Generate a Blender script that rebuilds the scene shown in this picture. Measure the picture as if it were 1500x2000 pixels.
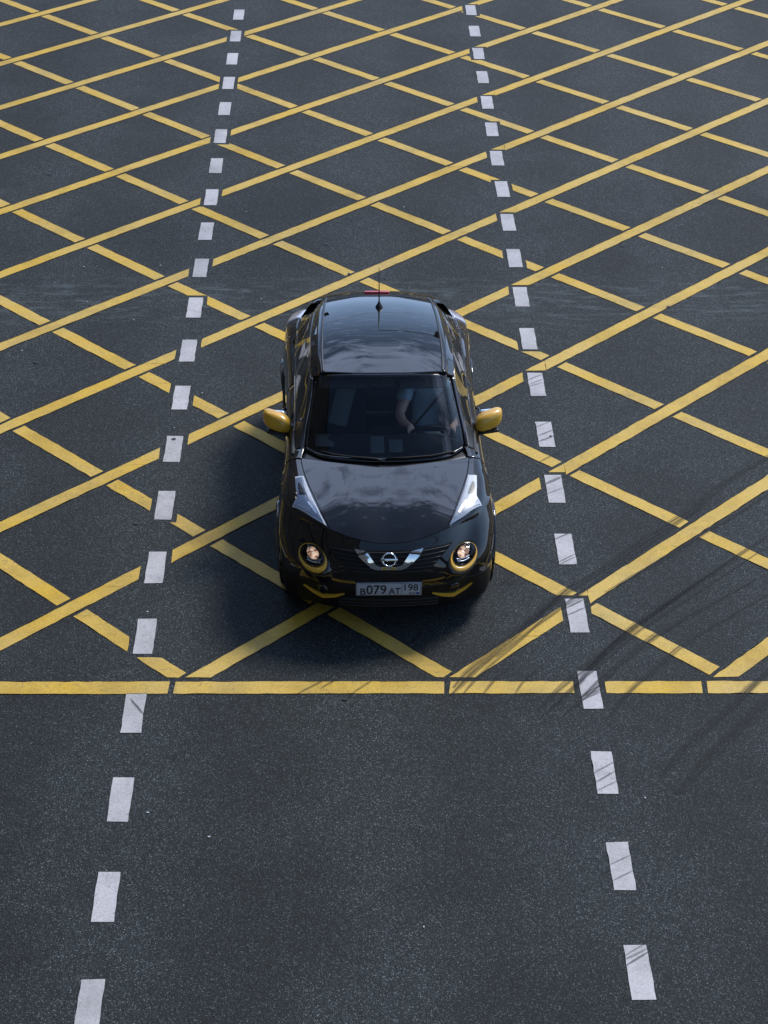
import bpy, bmesh, math, random
import numpy as np
from mathutils import Vector, Matrix
from mathutils.bvhtree import BVHTree
from mathutils.geometry import delaunay_2d_cdt

for o in list(bpy.data.objects):
    bpy.data.objects.remove(o, do_unlink=True)
S = bpy.context.scene
C = S.collection
random.seed(7)

# ------------------------------------------------------------------ camera
cd = bpy.data.cameras.new("camera")
cam = bpy.data.objects.new("camera", cd)
C.objects.link(cam)
R_ = Vector((0.9998014, -0.01647861, 0.01120823))
U_ = Vector((-6.92093626e-04, 0.533356483, 0.845890290))
F_ = Vector((0.01991708, 0.84573005, -0.53323915))
m = Matrix((R_, U_, -F_)).transposed().to_4x4()
m.translation = Vector((0, 0, 9.144143))
cam.matrix_world = m
cd.sensor_fit = 'VERTICAL'
cd.sensor_height = 36.0
cd.sensor_width = 27.0
cd.lens = 3759.2058 / 2000 * 36
cd.shift_y = 5 / 2000.0
cd.clip_end = 2000
S.camera = cam

# ------------------------------------------------------------------ world, sun, exposure
SUN_EL, SUN_AZ = math.radians(47), math.radians(44)      # azimuth from +Y (behind the car) towards +X
w = bpy.data.worlds.new("World")
S.world = w
w.use_nodes = True
nt = w.node_tree
nt.nodes.clear()
wo = nt.nodes.new('ShaderNodeOutputWorld')
bg = nt.nodes.new('ShaderNodeBackground')
sky = nt.nodes.new('ShaderNodeTexSky')
sky.sky_type = 'NISHITA'
sky.sun_disc = False
sky.sun_elevation = SUN_EL
sky.sun_rotation = SUN_AZ
bg.inputs[1].default_value = 0.15
sky.air_density = 1.2
sky.dust_density = 0.4
sky.ozone_density = 4.0
tc = nt.nodes.new('ShaderNodeTexCoord')
sx = nt.nodes.new('ShaderNodeSeparateXYZ')
nt.links.new(tc.outputs['Generated'], sx.inputs[0])


def wmath(op, a, b=None):
    n = nt.nodes.new('ShaderNodeMath')
    n.operation = op
    for i, v in enumerate((a, b)):
        if v is None:
            continue
        if isinstance(v, (int, float)):
            n.inputs[i].default_value = v
        else:
            nt.links.new(v, n.inputs[i])
    return n.outputs[0]


zc = wmath('MAXIMUM', sx.outputs[2], 0.0)
zc = wmath('ADD', zc, 0.12)
px = wmath('DIVIDE', sx.outputs[0], zc)
py = wmath('DIVIDE', sx.outputs[1], zc)
cx = nt.nodes.new('ShaderNodeCombineXYZ')
nt.links.new(wmath('ADD', wmath('MULTIPLY', px, 0.8), 3.71), cx.inputs[0])
nt.links.new(wmath('ADD', wmath('MULTIPLY', py, 1.4), 1.93), cx.inputs[1])
cn = nt.nodes.new('ShaderNodeTexNoise')
cn.inputs['Scale'].default_value = 8.0
cn.inputs['Detail'].default_value = 9
cn.inputs['Roughness'].default_value = 0.68
cn.inputs['Distortion'].default_value = 0.1
nt.links.new(cx.outputs[0], cn.inputs['Vector'])
cr = nt.nodes.new('ShaderNodeValToRGB')
cr.color_ramp.elements[0].position = 0.42
cr.color_ramp.elements[0].color = (0, 0, 0, 1)
cr.color_ramp.elements[1].position = 0.62
cr.color_ramp.elements[1].color = (1, 1, 1, 1)
# broken cloud: a bright bank at 40-60 degrees, clear blue below it, thin wisps overhead
bias = nt.nodes.new('ShaderNodeValToRGB')
el = bias.color_ramp.elements
for _ in range(6):
    el.new(.5)
for e_, (p_, v_) in zip(el, ((0, .28), (.52, .36), (.62, .52), (.72, .66), (.83, .60), (.89, .44), (.95, .37), (1.0, .40))):
    e_.position = p_
    e_.color = (v_, v_, v_, 1)
nt.links.new(sx.outputs[2], bias.inputs[0])
cf = wmath('ADD', cn.outputs['Fac'], bias.outputs[0])
cf = wmath('ADD', cf, wmath('MULTIPLY', sx.outputs[1], 0.17))
cf = wmath('SUBTRACT', cf, 0.61)
nt.links.new(cf, cr.inputs[0])
mx = nt.nodes.new('ShaderNodeMix')
mx.data_type = 'RGBA'
nt.links.new(cr.outputs[0], mx.inputs['Factor'])
# pale blue veil low in the sky
vl = nt.nodes.new('ShaderNodeValToRGB')
vl.color_ramp.elements[0].position = 0.05
vl.color_ramp.elements[0].color = (.8, .8, .8, 1)
vl.color_ramp.elements[1].position = 0.62
vl.color_ramp.elements[1].color = (0, 0, 0, 1)
nt.links.new(sx.outputs[2], vl.inputs[0])
vm = nt.nodes.new('ShaderNodeMix')
vm.data_type = 'RGBA'
vf = wmath('MULTIPLY', vl.outputs[0], wmath('ADD', wmath('MULTIPLY', sx.outputs[1], 0.4), 0.6))
nt.links.new(vf, vm.inputs['Factor'])
nt.links.new(sky.outputs[0], vm.inputs[6])
vm.inputs[7].default_value = (7.2, 11.0, 18.5, 1)
nt.links.new(vm.outputs[2], mx.inputs[6])
mx.inputs[7].default_value = (11.5, 14.5, 21.5, 1)
nt.links.new(mx.outputs[2], bg.inputs[0])
nt.links.new(bg.outputs[0], wo.inputs[0])

sl = bpy.data.lights.new("sun", 'SUN')
sl.energy = 4.6
sl.angle = math.radians(15)
sl.color = (1.0, 0.96, 0.90)
sun = bpy.data.objects.new("sun", sl)
C.objects.link(sun)
sd = Vector((math.sin(SUN_AZ) * math.cos(SUN_EL), math.cos(SUN_AZ) * math.cos(SUN_EL), math.sin(SUN_EL)))
sun.rotation_euler = sd.to_track_quat('Z', 'Y').to_euler()
sun.location = (20, 30, 40)
S.view_settings.view_transform = 'Standard'
S.view_settings.look = 'None'
S.view_settings.exposure = -0.38
S.view_settings.gamma = 1.0


# ------------------------------------------------------------------ materials
def mat(name, col=(.5, .5, .5), rough=.5, metal=0., coat=0., coat_r=.03, spec=.5, emit=None, estr=0.):
    mm = bpy.data.materials.new(name)
    mm.use_nodes = True
    b = mm.node_tree.nodes['Principled BSDF']
    b.inputs['Base Color'].default_value = (*col, 1)
    b.inputs['Roughness'].default_value = rough
    b.inputs['Metallic'].default_value = metal
    b.inputs['Coat Weight'].default_value = coat
    b.inputs['Coat Roughness'].default_value = coat_r
    b.inputs['Specular IOR Level'].default_value = spec
    if emit:
        b.inputs['Emission Color'].default_value = (*emit, 1)
        b.inputs['Emission Strength'].default_value = estr
    return mm


def N(mm, t, **kw):
    n = mm.node_tree.nodes.new(t)
    for k, v in kw.items():
        if k in n.inputs:
            n.inputs[k].default_value = v
        else:
            setattr(n, k, v)
    return n


def L(mm, a, b):
    mm.node_tree.links.new(a, b)


def ramp(mm, src, stops):
    r = N(mm, 'ShaderNodeValToRGB')
    el = r.color_ramp.elements
    while len(el) < len(stops):
        el.new(0.5)
    for e, (p, c) in zip(el, stops):
        e.position = p
        e.color = (*c, 1) if len(c) == 3 else c
    L(mm, src, r.inputs[0])
    return r


def g3(v):
    return (v, v, v)


def mul(mm, a, b, fac=1.0):
    n = N(mm, 'ShaderNodeMix', data_type='RGBA', blend_type='MULTIPLY')
    n.inputs[0].default_value = fac
    L(mm, a, n.inputs[6])
    L(mm, b, n.inputs[7])
    return n.outputs[2]


def mixc(mm, f, a, b):
    n = N(mm, 'ShaderNodeMix', data_type='RGBA')
    L(mm, f, n.inputs[0])
    for s, i in ((a, 6), (b, 7)):
        if isinstance(s, tuple):
            n.inputs[i].default_value = (*s, 1)
        else:
            L(mm, s, n.inputs[i])
    return n.outputs[2]


def asphalt_material():
    mm = mat('asphalt', rough=.8, spec=.35)
    b = mm.node_tree.nodes['Principled BSDF']
    tcn = N(mm, 'ShaderNodeTexCoord')
    o = tcn.outputs['Object']
    vor = N(mm, 'ShaderNodeTexVoronoi', Scale=150.0)
    L(mm, o, vor.inputs['Vector'])
    sep = N(mm, 'ShaderNodeSeparateColor')
    L(mm, vor.outputs['Color'], sep.inputs[0])
    stone = ramp(mm, sep.outputs[0], [(0.0, (.0028, .0042, .0047)), (.45, (.0090, .0122, .0134)), (.8, (.022, .0280, .0300)), (.93, (.044, .053, .056)), (1.0, (.135, .15, .155))])
    n2 = N(mm, 'ShaderNodeTexNoise', Scale=210.0, Detail=2.0)
    L(mm, o, n2.inputs['Vector'])
    fine = ramp(mm, n2.outputs['Fac'], [(.3, g3(.45)), (.7, g3(1.5))])
    c = mul(mm, stone.outputs[0], fine.outputs[0])
    n3 = N(mm, 'ShaderNodeTexNoise', Scale=.55, Detail=5.0, Roughness=.6)
    L(mm, o, n3.inputs['Vector'])
    big = ramp(mm, n3.outputs['Fac'], [(.3, g3(.86)), (.7, g3(1.12))])
    c = mul(mm, c, big.outputs[0])
    n4 = N(mm, 'ShaderNodeTexNoise', Scale=7.0, Detail=4.0)
    L(mm, o, n4.inputs['Vector'])
    mid = ramp(mm, n4.outputs['Fac'], [(.35, g3(.93)), (.7, g3(1.06))])
    c = mul(mm, c, mid.outputs[0])
    # darker polished wheel tracks along the lanes and mottled stains
    spx = N(mm, 'ShaderNodeSeparateXYZ')
    L(mm, o, spx.inputs[0])
    wv = N(mm, 'ShaderNodeMath', operation='MULTIPLY_ADD')
    wv.inputs[1].default_value = 2 * math.pi / 1.762
    wv.inputs[2].default_value = -0.5
    L(mm, spx.outputs[0], wv.inputs[0])
    cs = N(mm, 'ShaderNodeMath', operation='COSINE')
    L(mm, wv.outputs[0], cs.inputs[0])
    n7 = N(mm, 'ShaderNodeTexNoise', Scale=.9, Detail=4.0)
    L(mm, o, n7.inputs['Vector'])
    ad = N(mm, 'ShaderNodeMath', operation='MULTIPLY_ADD')
    ad.inputs[1].default_value = .12
    L(mm, cs.outputs[0], ad.inputs[0])
    L(mm, n7.outputs['Fac'], ad.inputs[2])
    trk = ramp(mm, ad.outputs[0], [(.36, g3(.76)), (.64, g3(1.2))])
    c = mul(mm, c, trk.outputs[0])
    n8 = N(mm, 'ShaderNodeTexNoise', Scale=2.4, Detail=8.0, Roughness=.75)
    L(mm, o, n8.inputs['Vector'])
    stn = ramp(mm, n8.outputs['Fac'], [(.30, g3(.62)), (.46, g3(1.0))])
    c = mul(mm, c, stn.outputs[0])
    # pale scuffs in a band across the junction
    mp = N(mm, 'ShaderNodeMapping')
    mp.inputs['Scale'].default_value = (1.6, 7.0, 1)
    L(mm, o, mp.inputs[0])
    n5 = N(mm, 'ShaderNodeTexNoise', Scale=1.5, Detail=7.0, Roughness=.72)
    L(mm, mp.outputs[0], n5.inputs['Vector'])
    sc = ramp(mm, n5.outputs['Fac'], [(.50, g3(0)), (.68, g3(.6))])
    sp = N(mm, 'ShaderNodeSeparateXYZ')
    L(mm, o, sp.inputs[0])
    mr = N(mm, 'ShaderNodeMath', operation='SUBTRACT')
    mr.inputs[1].default_value = 18.85
    L(mm, sp.outputs[1], mr.inputs[0])
    ab = N(mm, 'ShaderNodeMath', operation='ABSOLUTE')
    L(mm, mr.outputs[0], ab.inputs[0])
    band = ramp(mm, ab.outputs[0], [(.25, g3(1)), (.75, g3(0))])
    f = mul(mm, sc.outputs[0], band.outputs[0])
    c = mixc(mm, f, c, (.10, .125, .135))
    L(mm, c, b.inputs['Base Color'])
    bp = N(mm, 'ShaderNodeBump', Strength=.55, Distance=.006)
    L(mm, vor.outputs['Distance'], bp.inputs['Height'])
    L(mm, bp.outputs[0], b.inputs['Normal'])
    return mm


def paint_material(name, col, col2):
    mm = mat(name, col, rough=.62, spec=.4)
    b = mm.node_tree.nodes['Principled BSDF']
    o = N(mm, 'ShaderNodeTexCoord').outputs['Object']
    n1 = N(mm, 'ShaderNodeTexNoise', Scale=1.1, Detail=6.0, Roughness=.65)
    L(mm, o, n1.inputs['Vector'])
    f = ramp(mm, n1.outputs['Fac'], [(.35, g3(0)), (.68, g3(1))])
    c = mixc(mm, f.outputs[0], col, col2)
    n2 = N(mm, 'ShaderNodeTexNoise', Scale=85.0, Detail=3.0, Roughness=.7)
    L(mm, o, n2.inputs['Vector'])
    g = ramp(mm, n2.outputs['Fac'], [(.3, g3(.72)), (.6, g3(1.05))])
    c = mul(mm, c, g.outputs[0])
    n3 = N(mm, 'ShaderNodeTexNoise', Scale=26.0, Detail=6.0, Roughness=.8)
    L(mm, o, n3.inputs['Vector'])
    wear = ramp(mm, n3.outputs['Fac'], [(.555, g3(0)), (.68, g3(.75))])
    n4 = N(mm, 'ShaderNodeTexNoise', Scale=.8, Detail=3.0)
    L(mm, o, n4.inputs['Vector'])
    wm_ = ramp(mm, n4.outputs['Fac'], [(.42, g3(.15)), (.60, g3(1))])
    wf = mul(mm, wear.outputs[0], wm_.outputs[0])
    c = mixc(mm, wf, c, (.035, .04, .042))
    n5 = N(mm, 'ShaderNodeTexNoise', Scale=2.0, Detail=6.0, Roughness=.7)
    L(mm, o, n5.inputs['Vector'])
    gr = ramp(mm, n5.outputs['Fac'], [(.33, g3(.74)), (.55, g3(1))])
    c = mul(mm, c, gr.outputs[0])
    L(mm, c, b.inputs['Base Color'])
    bp = N(mm, 'ShaderNodeBump', Strength=.3, Distance=.003)
    L(mm, n2.outputs['Fac'], bp.inputs['Height'])
    L(mm, bp.outputs[0], b.inputs['Normal'])
    return mm


def tyre_mark_material():
    mm = mat('tyre_rubber_mark', (.0065, .0075, .008), rough=.8)
    nt_ = mm.node_tree
    b = nt_.nodes['Principled BSDF']
    out = nt_.nodes['Material Output']
    tr = N(mm, 'ShaderNodeBsdfTransparent')
    ms = N(mm, 'ShaderNodeMixShader')
    uv = N(mm, 'ShaderNodeTexCoord').outputs['UV']
    mp = N(mm, 'ShaderNodeMapping')
    mp.inputs['Scale'].default_value = (7.0, .9, 1)
    L(mm, uv, mp.inputs[0])
    n1 = N(mm, 'ShaderNodeTexNoise', Scale=1.0, Detail=6.0, Roughness=.7)
    L(mm, mp.outputs[0], n1.inputs['Vector'])
    a = ramp(mm, n1.outputs['Fac'], [(.36, g3(0)), (.62, g3(.72))])
    sp = N(mm, 'ShaderNodeSeparateXYZ')
    L(mm, uv, sp.inputs[0])
    e = ramp(mm, sp.outputs[0], [(0.0, g3(0)), (.22, g3(1)), (.78, g3(1)), (1.0, g3(0))])
    f = mul(mm, a.outputs[0], e.outputs[0])
    L(mm, f, ms.inputs[0])
    L(mm, tr.outputs[0], ms.inputs[1])
    L(mm, b.outputs[0], ms.inputs[2])
    L(mm, ms.outputs[0], out.inputs[0])
    return mm


def glass_material(name, tint, ior=1.5, rough=0.0):
    mm = bpy.data.materials.new(name)
    mm.use_nodes = True
    nt_ = mm.node_tree
    nt_.nodes.remove(nt_.nodes['Principled BSDF'])
    out = nt_.nodes['Material Output']
    tr = N(mm, 'ShaderNodeBsdfTransparent')
    tr.inputs[0].default_value = (*tint, 1)
    gl = N(mm, 'ShaderNodeBsdfGlossy', Roughness=rough)
    fr = N(mm, 'ShaderNodeFresnel', IOR=ior)
    ms = N(mm, 'ShaderNodeMixShader')
    L(mm, fr.outputs[0], ms.inputs[0])
    L(mm, tr.outputs[0], ms.inputs[1])
    L(mm, gl.outputs[0], ms.inputs[2])
    L(mm, ms.outputs[0], out.inputs[0])
    return mm


def car_paint():
    mm = mat('black_car_paint', (.005, .005, .006), rough=.5, coat=1.0, coat_r=.02, spec=.0)
    b = mm.node_tree.nodes['Principled BSDF']
    b.inputs['Coat IOR'].default_value = 1.68
    o = N(mm, 'ShaderNodeTexCoord').outputs['Object']
    n1 = N(mm, 'ShaderNodeTexNoise', Scale=5.0, Detail=5.0)
    L(mm, o, n1.inputs['Vector'])
    c = ramp(mm, n1.outputs['Fac'], [(.35, (.0055, .0045, .004)), (.75, (.010, .0085, .0075))])   # film of dust
    L(mm, c.outputs[0], b.inputs['Base Color'])
    r = ramp(mm, n1.outputs['Fac'], [(.3, g3(.01)), (.8, g3(.03))])
    L(mm, r.outputs[0], b.inputs['Coat Roughness'])
    return mm


def yellow_trim():
    mm = mat('yellow_trim_paint', (.68, .37, .028), rough=.34, coat=.7, coat_r=.06)
    return mm


M = dict(
    asphalt=asphalt_material(),
    yellow=paint_material('yellow_road_paint', (.60, .37, .022), (.57, .395, .10)),
    white=paint_material('white_road_paint', (.52, .50, .515), (.40, .39, .40)),
    mark=tyre_mark_material(),
    paint=car_paint(),
    under=mat('matt_black_plastic', (.006, .006, .006), rough=.8),
    plastic=mat('black_plastic', (.012, .012, .013), rough=.45),
    skirt=mat('black_bumper_plastic', (.006, .0055, .005), rough=.5, spec=.3),
    gloss=mat('gloss_black', (.004, .004, .004), rough=.08, coat=.5),
    trim=yellow_trim(),
    glass=glass_material('windscreen_glass', (.92, .95, .95)),
    clearside=glass_material('side_glass', (.74, .78, .78)),
    sideglass=glass_material('tinted_glass', (.42, .46, .46)),
    lens=glass_material('lamp_lens', (.93, .95, .97), 1.28, .04),
    chrome=mat('chrome', (.80, .82, .85), rough=.06, metal=1.0),
    satin=mat('satin_metal', (.62, .64, .67), rough=.3, metal=1.0),
    lampinner=mat('lamp_reflector', (.62, .66, .74), rough=.55, metal=0, spec=.2),
    lampwhite=mat('lamp_light_guide', (.78, .79, .82), rough=.5, spec=.2),
    bulb=mat('lit_bulb', (.9, .75, .6), rough=.3, emit=(1.0, .74, .55), estr=.7),
    copper=mat('warm_reflector', (.80, .66, .55), rough=.22, metal=.8),
    winglens=glass_material('wing_lamp_lens', (.93, .95, .97), 1.28, .22),
    red=mat('red_lens', (.50, .03, .035), rough=.25, coat=.8),
    tail=mat('pale_tail_lens', (.42, .40, .46), rough=.18, coat=1.0),
    rubber=mat('tyre_rubber', (.014, .014, .015), rough=.85),
    rim=mat('dark_alloy', (.10, .10, .105), rough=.35, metal=.9),
    plate=mat('plate_white', (.37, .39, .43), rough=.45),
    ink=mat('plate_black', (.010, .010, .012), rough=.5),
    dash=mat('dashboard_plastic', (.018, .019, .021), rough=.65),
    dashlight=mat('grey_dashboard_trim', (.16, .18, .19), rough=.5),
    seat=mat('seat_fabric', (.03, .032, .036), rough=.9),
    seatgrey=mat('grey_seat_highlight', (.27, .31, .33), rough=.9),  # pale tone of the highlight painted on the passenger seat
    reflpatch=mat('pale_reflection', (.125, .145, .155), rough=.8),  # windscreen reflections put into a plain pale colour
    skin=mat('skin', (.66, .43, .33), rough=.5),
    shirt=mat('light_blue_cotton', (.42, .60, .72), rough=.9),
    jeans=mat('dark_denim', (.025, .035, .06), rough=.9),
    hair=mat('dark_hair', (.02, .013, .009), rough=.6),
    stone=mat('dark_stone', (.055, .050, .045), rough=.85),
    stonetrim=mat('stone_trim', (.09, .082, .075), rough=.8),
    oil=mat('oil_stain', (.0045, .005, .0055), rough=.55),
    wire=mat('black_cable', (.01, .01, .01), rough=.6),
)


# ------------------------------------------------------------------ helpers
def link(name, me, parent=None, smooth=False, mats=()):
    o = bpy.data.objects.new(name, me)
    C.objects.link(o)
    for x in mats:
        me.materials.append(x)
    if smooth:
        for p in me.polygons:
            p.use_smooth = True
    if parent:
        o.parent = parent
    return o


def from_py(name, vs, fs, material, parent=None, smooth=True, weld=True, recalc=True):
    bm = bmesh.new()
    bv = [bm.verts.new(v) for v in vs]
    for f in fs:
        try:
            bm.faces.new([bv[i] for i in f])
        except ValueError:
            pass
    if weld:
        bmesh.ops.remove_doubles(bm, verts=bm.verts, dist=1e-5)
    if recalc:
        bmesh.ops.recalc_face_normals(bm, faces=bm.faces)
    return from_bm(name, bm, material, parent, smooth)


def from_bm(name, bm, material, parent=None, smooth=True):
    me = bpy.data.meshes.new(name)
    bm.to_mesh(me)
    bm.free()
    return link(name, me, parent, smooth, (material,) if not isinstance(material, (list, tuple)) else material)


def empty(name, loc, label, cat, group=None, parent=None):
    o = bpy.data.objects.new(name, None)
    C.objects.link(o)
    o.location = loc
    o.empty_display_size = .2
    o['label'] = label
    o['category'] = cat
    if group:
        o['group'] = group
    return o


def cr1(P, t):
    """Catmull-Rom through the rows of P (n,...) at parameter t (0..n-1); end tangents extrapolated."""
    n = len(P)
    i = min(max(int(math.floor(t)), 0), n - 2)
    u = t - i
    p1, p2 = P[i], P[i + 1]
    p0 = P[i - 1] if i > 0 else 2 * p1 - p2
    p3 = P[i + 2] if i + 2 < n else 2 * p2 - p1
    return .5 * ((2 * p1) + (-p0 + p2) * u + (2 * p0 - 5 * p1 + 4 * p2 - p3) * u * u + (-p0 + 3 * p1 - 3 * p2 + p3) * u ** 3)


def surf(net, us, vs):
    """net[v][u][3] -> grid[len(vs)][len(us)][3]"""
    net = np.asarray(net, float)
    rows = np.array([cr1(net, v) for v in vs])
    return np.array([[cr1(r, u) for u in us] for r in rows])


def nat(P, ts):
    """natural cubic spline (continuous curvature) through the rows of P"""
    P = np.asarray(P, float)
    n = len(P)
    A = np.eye(n)
    B = np.zeros_like(P)
    for i in range(1, n - 1):
        A[i, i - 1:i + 2] = (1, 4, 1)
        B[i] = 6 * (P[i - 1] - 2 * P[i] + P[i + 1])
    K = np.linalg.solve(A, B.reshape(n, -1)).reshape(P.shape)
    out = []
    for t in ts:
        i = min(max(int(math.floor(t)), 0), n - 2)
        u = t - i
        w_ = 1 - u
        out.append(P[i] * w_ + P[i + 1] * u + ((w_ ** 3 - w_) * K[i] + (u ** 3 - u) * K[i + 1]) / 6)
    return np.array(out)


def surf2(net, us, vs):
    rows = nat(net, vs)
    return np.array([nat(r, us) for r in rows])


def lin(a, b, n):
    return list(np.linspace(a, b, n))


def grid_faces(nv, nu, off=0):
    return [(off + i * nu + j, off + i * nu + j + 1, off + (i + 1) * nu + j + 1, off + (i + 1) * nu + j)
            for i in range(nv - 1) for j in range(nu - 1)]


class Mesh:
    def __init__(s):
        s.v, s.f = [], []

    def grid(s, g, mirror=False):
        g = np.asarray(g)
        nv, nu = g.shape[:2]
        s.f += grid_faces(nv, nu, len(s.v))
        s.v += [tuple(p) for p in g.reshape(-1, 3)]
        if mirror:
            h = g.copy()
            h[..., 0] *= -1
            s.grid(h)
        return s

    def build(s, name, material, parent=None, solid=0.0, smooth=True):
        o = from_py(name, s.v, s.f, material, parent, smooth)
        if solid:
            md = o.modifiers.new('thick', 'SOLIDIFY')
            md.thickness = solid
            md.offset = -1
        return o


def outward(o, centre):
    """make normals of an open sheet point away from a centre"""
    me = o.data
    bm = bmesh.new()
    bm.from_mesh(me)
    c = Vector(centre)
    d = sum((f.normal.dot(f.calc_center_median() - c) * f.calc_area() for f in bm.faces))
    if d < 0:
        bmesh.ops.reverse_faces(bm, faces=bm.faces)
    bm.to_mesh(me)
    bm.free()
    return o


def bm_box(bm, c, s, rot=None, bevel=0.0, seg=2):
    mtx = Matrix.Translation(c) @ ((rot or Matrix()).to_4x4()) @ Matrix.Diagonal((*s, 1))
    r = bmesh.ops.create_cube(bm, size=1.0, matrix=mtx)
    if bevel:
        es = list({e for v in r['verts'] for e in v.link_edges})
        bmesh.ops.bevel(bm, geom=es, offset=bevel, segments=seg, profile=.5, affect='EDGES')


def box(name, c, s, material, parent=None, rot=None, bevel=0.01, seg=3, smooth=True):
    bm = bmesh.new()
    bm_box(bm, c, s, rot, bevel, seg)
    return from_bm(name, bm, material, parent, smooth)


def tube_mesh(pts, rad, n=10, closed=False, flat=1.0):
    """swept tube; rad scalar or list"""
    pts = [Vector(p) for p in pts]
    k = len(pts)
    vs, fs = [], []
    up = Vector((0, 0, 1))
    for i, p in enumerate(pts):
        if closed:
            t = pts[(i + 1) % k] - pts[i - 1]
        else:
            t = pts[min(i + 1, k - 1)] - pts[max(i - 1, 0)]
        t.normalize()
        a = t.cross(up)
        if a.length < .05:
            a = t.cross(Vector((0, 1, 0)))
        a.normalize()
        b = t.cross(a)
        r = rad[i] if isinstance(rad, (list, tuple)) else rad
        for j in range(n):
            q = 2 * math.pi * j / n
            vs.append(tuple(p + a * (r * math.cos(q)) + b * (r * flat * math.sin(q))))
    rng = k if closed else k - 1
    for i in range(rng):
        i2 = (i + 1) % k
        for j in range(n):
            fs.append((i * n + j, i * n + (j + 1) % n, i2 * n + (j + 1) % n, i2 * n + j))
    if not closed:
        fs.append(tuple(range(n))[::-1])
        fs.append(tuple((k - 1) * n + j for j in range(n)))
    return vs, fs


def tube(name, pts, rad, material, parent=None, n=10, closed=False, flat=1.0):
    vs, fs = tube_mesh(pts, rad, n, closed, flat)
    return from_py(name, vs, fs, material, parent)


def lathe(prof, axis_o, axis_d, n=40, scale=(1, 1), e1=None, e2=None):
    """prof: (r, h) list; revolve around axis_d at axis_o. e1,e2 optional plane vectors."""
    d = Vector(axis_d).normalized()
    if e1 is None:
        e1 = d.orthogonal().normalized()
        e2 = d.cross(e1)
    o = Vector(axis_o)
    vs, fs = [], []
    for r, h in prof:
        for j in range(n):
            q = 2 * math.pi * j / n
            vs.append(tuple(o + Vector(e1) * (r * math.cos(q)) + Vector(e2) * (r * math.sin(q)) + d * h))
    for i in range(len(prof) - 1):
        for j in range(n):
            fs.append((i * n + j, i * n + (j + 1) % n, (i + 1) * n + (j + 1) % n, (i + 1) * n + j))
    return vs, fs


# ------------------------------------------------------------------ road and its markings
def ground():
    bm = bmesh.new()
    bmesh.ops.create_grid(bm, x_segments=8, y_segments=8, size=300)
    o = from_bm('road', bm, M['asphalt'], None, False)
    o['kind'] = 'structure'
    return o


road = ground()

XL, XR, DW, DL = -1.61802, 1.90649, .15369, .4841
Y0L, Y0R = 19.6546, 18.9420
YB0, YB1 = 11.895, 12.047
MARG = .048
PW, NW = .142, .144
S2 = math.sqrt(.5)
Pc = [-15.0463, -13.6544, -12.2470, -10.83, -9.375, -7.908]
Nc = [7.639, 9.13, 10.68, 12.258, 13.83, 15.425]
Pc = [Pc[0] - 1.41 * k for k in range(9, 0, -1)] + Pc + [-6.44, -4.98]
Nc = [4.55, 6.09] + Nc + [Nc[-1] + 1.57 * k for k in range(1, 8)]
YTOP = 36.0
dashes = []
for k in range(-16, 13):
    for X, y in ((XL, Y0L - k), (XR, Y0R - k)):
        if 7 < y < YTOP - 2:
            dashes.append((X, y))


def split(poly, a, n):
    """split convex polygon by line through a with normal n: (inside n.x<=0, outside)"""
    ins, out = [], []
    k = len(poly)
    for i in range(k):
        p, q = poly[i], poly[(i + 1) % k]
        dp = (p[0] - a[0]) * n[0] + (p[1] - a[1]) * n[1]
        dq = (q[0] - a[0]) * n[0] + (q[1] - a[1]) * n[1]
        if dp <= 0:
            ins.append(p)
        if dp >= 0:
            out.append(p)
        if dp * dq < 0:
            t = dp / (dp - dq)
            r = (p[0] + (q[0] - p[0]) * t, p[1] + (q[1] - p[1]) * t)
            ins.append(r)
            out.append(r)
    return ins, out


def area(p):
    return abs(sum(p[i][0] * p[(i + 1) % len(p)][1] - p[(i + 1) % len(p)][0] * p[i][1] for i in range(len(p)))) / 2


def subtract(polys, clip):
    """clip: convex polygon counter-clockwise"""
    res = []
    for p in polys:
        rest = p
        outs = []
        for i in range(len(clip)):
            a, b = clip[i], clip[(i + 1) % len(clip)]
            n = (b[1] - a[1], -(b[0] - a[0]))
            ins, out = split(rest, a, n)
            if len(out) > 2 and area(out) > 1e-6:
                outs.append(out)
            rest = ins
            if len(rest) < 3:
                break
        if len(rest) < 3 or area(rest) < 1e-6:
            res.append(p)
        else:
            res += outs
    return res


def rect(x, y, w_, h_):
    return [(x - w_ / 2, y - h_ / 2), (x + w_ / 2, y - h_ / 2), (x + w_ / 2, y + h_ / 2), (x - w_ / 2, y + h_ / 2)]


def strip(c, sgn, wd, ya, yb):
    """band (x+sgn*y)/sqrt2 = c +- wd/2 between two y values"""
    def x(cc, y):
        return cc / S2 - sgn * y
    h = wd / 2
    p = [(x(c - h, ya), ya), (x(c + h, ya), ya), (x(c + h, yb), yb), (x(c - h, yb), yb)]
    return p


def ccw(p):
    a = sum(p[i][0] * p[(i + 1) % len(p)][1] - p[(i + 1) % len(p)][0] * p[i][1] for i in range(len(p)))
    return p if a > 0 else p[::-1]


dclip = [rect(x, y, DW + 2 * MARG, DL + 2 * MARG) for x, y in dashes]


def jitter_poly(p, amp, step=.08):
    """hand-worn outline: subdivide the edges and nudge the points"""
    out = []
    k = len(p)
    for i in range(k):
        a, b = p[i], p[(i + 1) % k]
        l = math.hypot(b[0] - a[0], b[1] - a[1])
        n = max(1, int(l / step))
        for j in range(n):
            t = j / n
            out.append((a[0] + (b[0] - a[0]) * t + random.uniform(-amp, amp), a[1] + (b[1] - a[1]) * t + random.uniform(-amp, amp)))
    return out


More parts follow.
